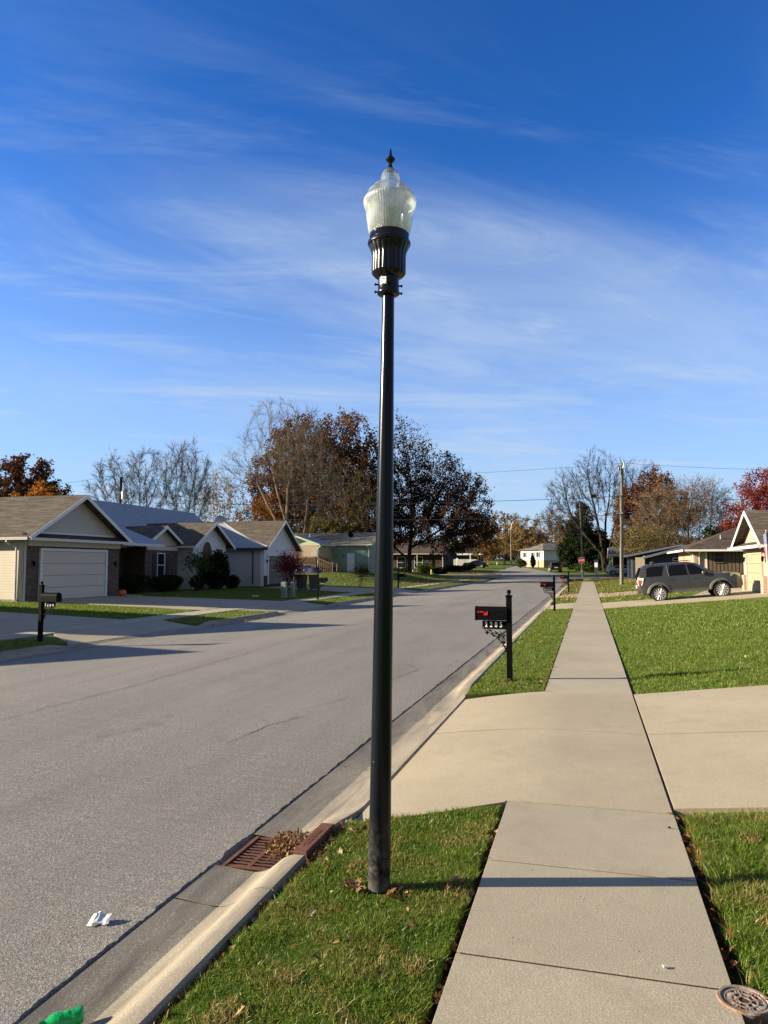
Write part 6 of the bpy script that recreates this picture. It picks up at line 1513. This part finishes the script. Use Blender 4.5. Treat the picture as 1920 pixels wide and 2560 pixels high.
def suv_extra(r, P, hw, zs, gy):
    L, W = P['L'], P['W']
    for sg in (1, -1):
        # head lamp, tail lamp, bumper reflector
        V = [(x, sg * (float(hw(x)) * .975 + .012), z) for x, z in ((L - .52, .93), (L - .13, .86), (L - .07, 1.00), (L - .24, 1.06), (L - .50, 1.10))]
        MB().add(V, [tuple(range(5)) if sg < 0 else tuple(range(5))[::-1]]).build('headlight', MAT['lens'], r, False)
        V = [(x, sg * (float(hw(x)) * .995 + .012), z) for x, z in ((.02, .78), (.20, .80), (.30, 1.12), (.03, 1.16))]
        tl = MB().add(V, [(0, 1, 2, 3) if sg < 0 else (3, 2, 1, 0)]).build('tail_light', MAT['tail'], r, False)
        V = [(x, sg * (float(hw(x)) * .995 + .018), z) for x, z in ((.05, .88), (.15, .89), (.19, 1.03), (.06, 1.04))]
        MB().add(V, [(0, 1, 2, 3) if sg < 0 else (3, 2, 1, 0)]).build('lens', MAT['redlens'], tl, False)
        V = [(x, sg * (float(hw(x)) * .99 + .016), z) for x, z in ((.03, .60), (.24, .60), (.24, .68), (.03, .68))]
        MB().add(V, [(0, 1, 2, 3) if sg < 0 else (3, 2, 1, 0)]).build('reflector', MAT['redlens'], r, False)
        # mirror, handles, roof rail, door seams
        m = MB(); c = (P['g1'] - .52, sg * (W / 2 * .90 + .10), 1.16)
        m.lathe([(0, -.09), (.07, -.075), (.095, 0), (.07, .075), (0, .09)], 10, c=c); m.tube([(c[0], sg * W / 2 * .88, 1.10), (c[0], c[1], 1.12)], .025, 6)
        auto_smooth(m.build('mirror', P['paint'], r, False))
        for x in (1.42, 2.44):
            y_ = float(hw(x)) * .985; MB().tube([(x - .09, sg * (y_ + .01), .985), (x - .08, sg * (y_ + .035), .988), (x + .08, sg * (y_ + .035), .99), (x + .09, sg * (y_ + .01), .99)], .013, 6).build('door_handle', P['paint'], r, False)
        MB().tube([(.75, sg * W / 2 * .66, 1.70), (.85, sg * W / 2 * .66, 1.745), (2.3, sg * W / 2 * .66, 1.765), (2.4, sg * W / 2 * .66, 1.72)], .016, 6).build('roof_rail', MAT['black_satin'], r, False)
        s = MB()
        def seam(pts, w_=.006):
            for (x0, z0), (x1, z1) in zip(pts[:-1], pts[1:]):
                for f in range(6):
                    pa = (x0 + (x1 - x0) * f / 6, z0 + (z1 - z0) * f / 6); pb = (x0 + (x1 - x0) * (f + 1) / 6, z0 + (z1 - z0) * (f + 1) / 6)
                    def Y(p):
                        b_ = .42; s_ = float(zs(p[0])); f_ = (p[1] - b_) / (s_ - b_)
                        return sg * (float(hw(p[0])) * float(np.interp(f_, [0, .12, .35, .75, .95, 1], [.955, .995, 1.0, .985, .957, .93])) + .003)
                    dx, dz = pb[0] - pa[0], pb[1] - pa[1]; l_ = math.hypot(dx, dz); nx_, nz_ = -dz / l_ * w_, dx / l_ * w_
                    q4 = [(pa[0] - nx_, pa[1] - nz_), (pb[0] - nx_, pb[1] - nz_), (pb[0] + nx_, pb[1] + nz_), (pa[0] + nx_, pa[1] + nz_)]
                    s.add([(a, Y((a, b)), b) for a, b in q4], [(0, 1, 2, 3) if sg < 0 else (3, 2, 1, 0)])
        seam([(1.30, 1.06), (1.30, .80), (1.48, .52), (1.55, .42)]); seam([(2.20, 1.06), (2.22, .42)]); seam([(3.22, 1.05), (3.24, .78), (3.12, .48), (3.05, .42)]); seam([(1.55, .44), (3.05, .44)])
        s.build('door_seam', MAT['dark'], r, False)
        MB().tube([(P['g0'] + 1.33, sg * (gy(P['g0'] + 1.33, 1.12) + .008), 1.12), (P['g0'] + 1.27, sg * (gy(P['g0'] + 1.27, 1.60) + .008), 1.60)], .016, 4).build('window_post', MAT['plastic'], r, False)
    MB().box(-.012, .01, -.28, .28, .66, .80).build('number_plate', MAT['white'], r, False)
    MB().box(.0, .14, -W * .40, W * .40, .40, .64).build('bumper', MAT['plastic'], r, False)
    MB().tube([(.15, -.62, .33), (.45, -.62, .33)], .03, 8).build('exhaust', MAT['steel'], r, False)
paint_grey = car_paint('car_paint_grey', (.066, .066, .065), .5, .30)
SUV = dict(name='suv', L=4.43, W=1.80, axles=(.90, 3.52), wr=.355, zb=.40, rz=1.70, tumble=.16, g0=.06, g1=3.36, paint=paint_grey,
    sh=[(0, 1.06), (.3, 1.085), (2.4, 1.075), (3.2, 1.09), (3.4, 1.10), (3.95, 1.07), (4.2, 1.03), (4.36, .97), (4.43, .80)],
    roof=[(.04, 1.12), (.07, 1.20), (.20, 1.50), (.30, 1.64), (.5, 1.685), (1.2, 1.705), (1.9, 1.70), (2.3, 1.675), (2.55, 1.62), (3.35, 1.10)],
    win=[[(.42, 1.16), (1.08, 1.16), (1.22, 1.60), (.62, 1.60), (.46, 1.52)], [(1.36, 1.13), (2.18, 1.13), (2.12, 1.605), (1.46, 1.61)], [(2.26, 1.13), (3.02, 1.12), (2.98, 1.20), (2.46, 1.575), (2.20, 1.60)]],
    ws=(2.60, 3.32), rw=(.1, .2), hatch=(1.16, 1.60, .012, .205), extra=[suv_extra])
tl = -math.atan2(.22, 2.55)
car((2.22, 36.55, g1(2.2, 36.5) - .055), R(0), paint_grey, SUV, 'grey SUV with silver wheels parked nose-up on the driveway at right', 'car', MAT['plastic'], tl)
def rear_lights(r, P, hw, zs, gy):
    W = P['W']; L = P['L']; h = P['sh'][0][1]
    for sg in (1, -1):
        ys_ = sorted((sg * W * .34, sg * W * .43)); MB().box(-.02, .03, ys_[0], ys_[1], h - .22, h + .12).build('tail_light', MAT['redlens'], r, False)
        ys_ = sorted((sg * W * .22, sg * W * .36)); MB().box(L - .06, L + .01, ys_[0], ys_[1], .62, .74).build('headlight', MAT['lens'], r, False)
        m = MB().box(P['g1'] - .6, P['g1'] - .45, *sorted((sg * W * .45, sg * (W * .5 + .12))), h, h + .14).build('mirror', P['paint'], r, False)
    MB().box(-.03, -.005, -.26, .26, h - .32, h - .20).build('number_plate', MAT['white'], r, False)
    MB().box(-.06, .10, -W * .42, W * .42, .38, .55).build('bumper', MAT['dark'], r, False)
paint_black = car_paint('car_paint_black', (.010, .011, .014), .3, .2)
S2 = dict(SUV, paint=paint_black, name='suv', W=1.95, L=4.9, axles=(.95, 3.9), chrome=True, extra=[rear_lights])
x, y = spot(.2345, 124)
car((x - .2, y - 2.0, g1(x, y - 2) + .03), R(97), paint_black, S2, 'black SUV seen from behind beyond the intersection', 'car', None, detail=False)
SED = dict(name='sedan', L=4.75, W=1.80, axles=(.98, 3.75), wr=.32, zb=.26, rz=1.40, tumble=.20, g0=.62, g1=3.55,
    sh=[(0, .88), (.08, .98), (.9, .96), (3.4, .93), (4.2, .84), (4.6, .72), (4.75, .55)],
    roof=[(.62, .97), (1.15, 1.25), (1.6, 1.37), (2.1, 1.41), (2.5, 1.38), (2.8, 1.30), (3.52, .94)],
    win=[[(1.12, 1.0), (1.9, 1.0), (1.88, 1.33), (1.62, 1.32), (1.3, 1.2)], [(1.97, 1.0), (3.02, .98), (2.62, 1.30), (1.97, 1.335)]],
    ws=(2.85, 3.45), rw=(.70, 1.35), extra=[rear_lights])
paint_navy = car_paint('car_paint_navy', (.012, .014, .030), .4, .22)
x, y = spot(.1225, 142)
car((x + 2.4, y + .4, g1(x, y)), R(172), paint_navy, dict(SED, paint=paint_navy), 'dark blue sedan parked side-on across the intersection', 'car', detail=False)
paint_silver = car_paint('car_paint_silver', (.36, .38, .40), .5, .25)
car((2.2, 106.5, .42), R(3), paint_silver, dict(SED, paint=paint_silver), 'silver car parked in the shade beside the red bush', 'car', detail=False)
# ------------------------------------------------------------------ poles, wires, signs
def upole(label, at, h, r_, lean=(0, 0), mat='pole_wood', cap=True, group=None, name='utility_pole'):
    p = empty(name, at, 0, label, 'utility pole', group)
    MB().tube([(0, 0, -.3), (lean[0] * .5, lean[1] * .5, h * .5), (lean[0], lean[1], h)], [r_, r_ * .86, r_ * .72], 14).build('shaft', MAT[mat], p, False, True)
    return p
PR = (2.64, 64.71)
p = upole('weathered wooden utility pole on the lawn behind the grey car', (PR[0], PR[1], g1(*PR) - .03), 10.0, .165, (.26, 0))
MB().tube([(.02, -.14, 9.6), (.30, -.14, 9.75), (.42, -.14, 10.25)], .03, 6).tube([(.36, -.14, 10.2), (.36, -.14, 10.36)], .06, 8).build('pin_insulator', MAT['steel'], p, False)
MB().tube([(-.06, -.16, 9.45), (-.02, -.2, 9.85)], .05, 8).box(-.14, .02, -.20, -.14, 9.3, 9.5).build('bracket', MAT['steel'], p, False)
for z in (7.55, 6.0): MB().box(-.06, .22, -.24, -.12, z - .08, z + .08).build('clamp', MAT['steel'], p, False)
MB().box(-.02, .02, -.18, -.155, .0, 7.5).build('ground_wire', MAT['steel'], p, False)
p = upole('pale utility pole standing right behind the stop sign', (-.75, 101.5, .2), 9.9, .155, (-.12, 0)); 
x, y = spot(-.3586, 76); PL = (x, y)
p = upole('dark utility pole with a transformer behind the frosted roof, left', (x, y, .3), 10.6, .17, (.1, 0), 'bark_dark')
MB().lathe([(0, -.45), (.26, -.43), (.27, .35), (.18, .46), (0, .48)], 16, c=(.62, -.2, 8.7)).tube([(.1, -.1, 8.9), (.5, -.2, 8.9)], .04, 6).build('transformer', MAT['steel'], p, False)
MB().tube([(-.1, -.1, 9.9), (-.28, -.1, 10.2), (-.25, -.1, 10.8)], .04, 6).build('pin_insulator', MAT['steel'], p, False)
x, y = spot(.1717, 150)
p = empty('light_pole', (x, y, g1(x, y)), 0, 'slim tall street light pole with a curved arm in front of the golden trees', 'street light')
MB().tube([(0, 0, -.2), (0, 0, 7.6)], [.15, .09], 10).build('shaft', MAT['pole_wood'], p, False)
MB().tube([(0, 0, 7.4), (.1, 0, 8.6), (.5, 0, 9.3), (-.2, -.4, 8.9), (-1.0, -1.0, 8.0), (-1.4, -1.2, 7.7)][0:3], .035, 6).build('arm', MAT['steel'], p, False)
MB().lathe([(0, .12), (.16, .08), (.2, -.05), (0, -.12)], 10, c=(-1.45, -1.2, 7.6)).tube([(0, 0, 7.5), (-.8, -.6, 7.9), (-1.45, -1.2, 7.68)], .03, 6).build('lamp_head', MAT['white'], p, False)
def wire(label, a, b, sag, r_=.014, n=28, extra=None):
    a, b = Vector(a), Vector(b); pts = []
    for i in range(n + 1):
        t_ = i / n; q = a.lerp(b, t_); q.z -= sag * 4 * t_ * (1 - t_); pts.append(q)
    if extra: pts = extra(pts)
    o = MB().tube([p_ for p_ in pts], r_, 5).build('power_line', MAT['shutter'], None)
    return tag(o, label, 'power line', 'overhead lines along the back of the houses')
tp = (PR[0] + .40, PR[1] - .14, 10.33)
wire('top overhead wire from the left pole to the wooden pole on the right', (PL[0] - .25, PL[1] - .1, 11.1), tp, .75, .011)
wire('top overhead wire running off right from the wooden pole', tp, (42, 68.5, 9.8), .8, .011)
wire('top overhead wire running off the left edge from the transformer pole', (PL[0] - .25, PL[1] - .1, 11.1), (PL[0] - 34, PL[1] - 8, 8.2), .7, .013)
wire('middle overhead cable crossing behind the trees to the wooden pole', (PL[0], PL[1] - .2, 8.3), (PR[0] + .1, PR[1] - .18, 7.55), .45, .02)
wire('middle overhead cable running off right from the wooden pole', (PR[0] + .1, PR[1] - .18, 7.55), (42, 68, 7.9), .7, .02)
def droop(pts):
    out = []
    for q in pts:
        d = q.x + 3.6; q = q.copy()
        if abs(d) < 1.8: q.z -= .38 * (0.5 + .5 * math.cos(math.pi * d / 1.8))
        out.append(q)
    return out
wire('lowest overhead cable with a small dip before the wooden pole', (PL[0], PL[1] - .2, 7.0), (PR[0] + .08, PR[1] - .18, 6.0), .5, .024, 90, droop)
wire('lowest overhead cable running off right through the tan tree', (PR[0] + .08, PR[1] - .18, 6.0), (42, 68, 5.8), .5, .016)
wire('lower thin telephone cable behind the left roofs', (PL[0], PL[1] - .2, 6.3), (-20, 66.2, 5.9), .35, .014)
# stop sign
sg_ = empty('stop_sign', (-.82, 98.2, .08), R(0), 'red octagonal stop sign at the end of the sidewalk', 'stop sign')
MB().box(-.03, .03, -.02, .02, -.2, 2.75).build('post', MAT['steel'], sg_, False)
oc = [(.42 * math.cos(R(22.5 + 45 * k)), 2.35 + .42 * math.sin(R(22.5 + 45 * k))) for k in range(8)]
fc = MB().prism(oc, -.032, -.022, 'y').build('rim', MAT['white'], sg_, False)
MB().prism([(x * .93, (z - 2.35) * .93 + 2.35) for x, z in oc], -.036, -.033, 'y').build('face', MAT['red'], fc, False)
text('lettering', 'STOP', MAT['white'], fc, (0, -.038, 2.35), (R(90), 0, 0), .30, .001, .008, .82)
# corner sign board
x, y = spot(.2862, 111)
sb = empty('sign_board', (x, y, .35), R(-5), 'dark post box with a pale notice panel near the corner evergreen', 'sign')
MB().box(-.28, .28, -.2, .2, 0, 2.15).box(-.36, .36, -.28, .28, 2.15, 2.24).build('kiosk', MAT['wall_navy'], sb, False)
MB().box(-.22, .22, -.215, -.201, 1.15, 1.85).build('panel', MAT['door_white'], sb, False)
# hydrant
x, y = spot(.064, 111.5)
hy = empty('fire_hydrant', (x, y, g1(x, y)), 0, 'yellow fire hydrant on the shaded corner lawn', 'hydrant')
my = plain('hydrant_yellow', (.62, .48, .06), .5)
auto_smooth(MB().lathe([(.16, 0), (.16, .05), (.11, .06), (.11, .55), (.15, .57), (.15, .62), (.12, .66), (.07, .74), (.03, .78), (.03, .83), (0, .83)], 18).build('barrel', my, hy, False), 30)
MB().tube([(-.2, 0, .45), (.2, 0, .45)], .055, 10).build('nozzle', my, hy, False); MB().tube([(0, -.19, .40), (0, 0, .40)], .07, 10).build('nozzle', my, hy, False)
# utility pedestals
for k, (x, y, h, rr_) in enumerate(((-16.3, 38.3, .86, .13), (-16.2, 39.3, .72, .14))):
    u = empty('utility_pedestal', (x, y, g1(x, y) - .02), 0, ['taller pale green utility pedestal on the shaded lawn', 'shorter pale green utility pedestal with a sunlit edge'][k], 'utility box', 'green utility pedestals')
    mt = MAT.setdefault('ped', plain('pedestal_green', (.17, .235, .20), .6, var=.05))
    if k: auto_smooth(MB().lathe([(rr_, 0), (rr_, h), (rr_ * 1.06, h), (rr_ * 1.06, h + .06), (rr_ * .5, h + .10), (0, h + .11)], 18).build('shell', mt, u, False))
    else: MB().cham(-rr_, rr_, -rr_, rr_, 0, h, .02).box(-rr_ - .01, rr_ + .01, -rr_ - .01, rr_ + .01, h - .12, h - .10).build('shell', mt, u, False)
    MB().cham(-rr_ * 1.2, rr_ * 1.2, -rr_ * 1.2, rr_ * 1.2, -.05, .06, .01).build('base', MAT['kerb'], u, False)
# wheeled bins by the red maple
for k, (x, y) in enumerate(((-18.9, 47.4), (-18.2, 47.9))):
    b_ = empty('wheelie_bin', (x, y, g1(x, y)), R(10 * k), ['dark wheeled bin directly right of the red maple', 'dark wheeled bin farther right of the red maple, lid up slightly'][k].replace(', lid up slightly', ''), 'bin', 'wheeled bins by the red maple')
    MB().add([(-.24, -.28, .08), (.24, -.28, .08), (.24, .28, .08), (-.24, .28, .08), (-.30, -.34, .98), (.30, -.34, .98), (.30, .34, .98), (-.30, .34, .98)], [(3,2,1,0),(4,5,6,7),(0,1,5,4),(1,2,6,5),(2,3,7,6),(3,0,4,7)]).build('body', MAT['plastic'], b_, False)
    MB().cham(-.32, .32, -.37, .37, .985, 1.04, .02).build('lid', MAT['shutter'], b_, False)
    for s_ in (-.2, .2): MB().tube([(s_ - .03, .32, .1), (s_ + .03, .32, .1)], .10, 12).build('wheel', MAT['tyre'], b_, False)
# pumpkin by the garage pier
pk = empty('pumpkin', (-22.75, 32.75, g1(-22.75, 32.75)), 0, 'orange pumpkin at the foot of the garage brick pier', 'pumpkin')
auto_smooth(MB().lathe([(0, .0), (.12, .01), (.20, .09), (.215, .17), (.18, .27), (.09, .32), (0, .30)], 48, mod=lambda a, z: 1 - .07 * abs(math.sin(a * 5)) ** .5).build('body', plain('pumpkin_orange', (.55, .13, .02), .5, var=.15), pk, False), 50)
MB().tube([(0, 0, .29), (.01, 0, .35), (.04, .01, .40)], [.03, .022, .018], 6).build('stem', MAT['bark'], pk, False)
# birdhouse-like round dish and sign by the dark sedan
x, y = spot(.1165, 150)
bh = empty('basketball_hoop', (x, y, g1(x, y)), 0, 'dark round topped hoop on a pale post beyond the dark sedan', 'hoop')
MB().tube([(0, 0, -.1), (0, 0, 3.2)], .07, 8).build('post', MAT['door_white'], bh, False)
MB().prism([(.72 * math.cos(a), 3.2 + .55 * math.sin(a)) for a in np.linspace(0, 2 * math.pi, 17)[:-1]], -.12, -.06, 'y').build('backboard', MAT['shutter'], bh, False)
x, y = spot(.0985, 140)
rs = empty('round_sign', (x, y, g1(x, y)), 0, 'small pale round sign on a short post left of the dark sedan', 'sign')
MB().tube([(0, 0, -.1), (0, 0, 1.6)], .05, 6).build('post', MAT['steel'], rs, False); MB().prism([(.24 * math.cos(a), 1.6 + .24 * math.sin(a)) for a in np.linspace(0, 2 * math.pi, 13)[:-1]], -.06, -.052, 'y').build('disc', MAT['door_white'], rs, False)
for k, (r_, D) in enumerate(((.162, 132), )):
    x, y = spot(r_, D); b_ = empty('mailbox', (x, y, g1(x, y)), 0, 'small dark mailbox on a post across the intersection', 'mailbox')
    MB().box(-.05, .05, -.05, .05, -.1, 1.3).build('post', MAT['shutter'], b_, False); MB().box(-.15, .15, -.3, .3, 1.3, 1.6).build('box', MAT['shutter'], b_, False)
# garden ornament under the dark tree
x, y = spot(.0388, 114)
gd = empty('garden_ornament', (x, y, g1(x, y)), 0, 'small white garden figure on the shaded lawn under the dark tree', 'ornament')
auto_smooth(MB().lathe([(.14, 0), (.16, .1), (.10, .35), (.06, .5), (.09, .58), (.06, .66), (0, .68)], 12).build('figure', MAT['white'], gd, False))
# white paper on the left lawn
tag(MB().box(-17.9, -17.6, 33.6+4, 33.8+4, g1(-17.7, 37.7), g1(-17.7, 37.7) + .05).build('newspaper', MAT['white'], None), 'folded white newspaper on the shaded lawn left of the pedestals', 'newspaper')
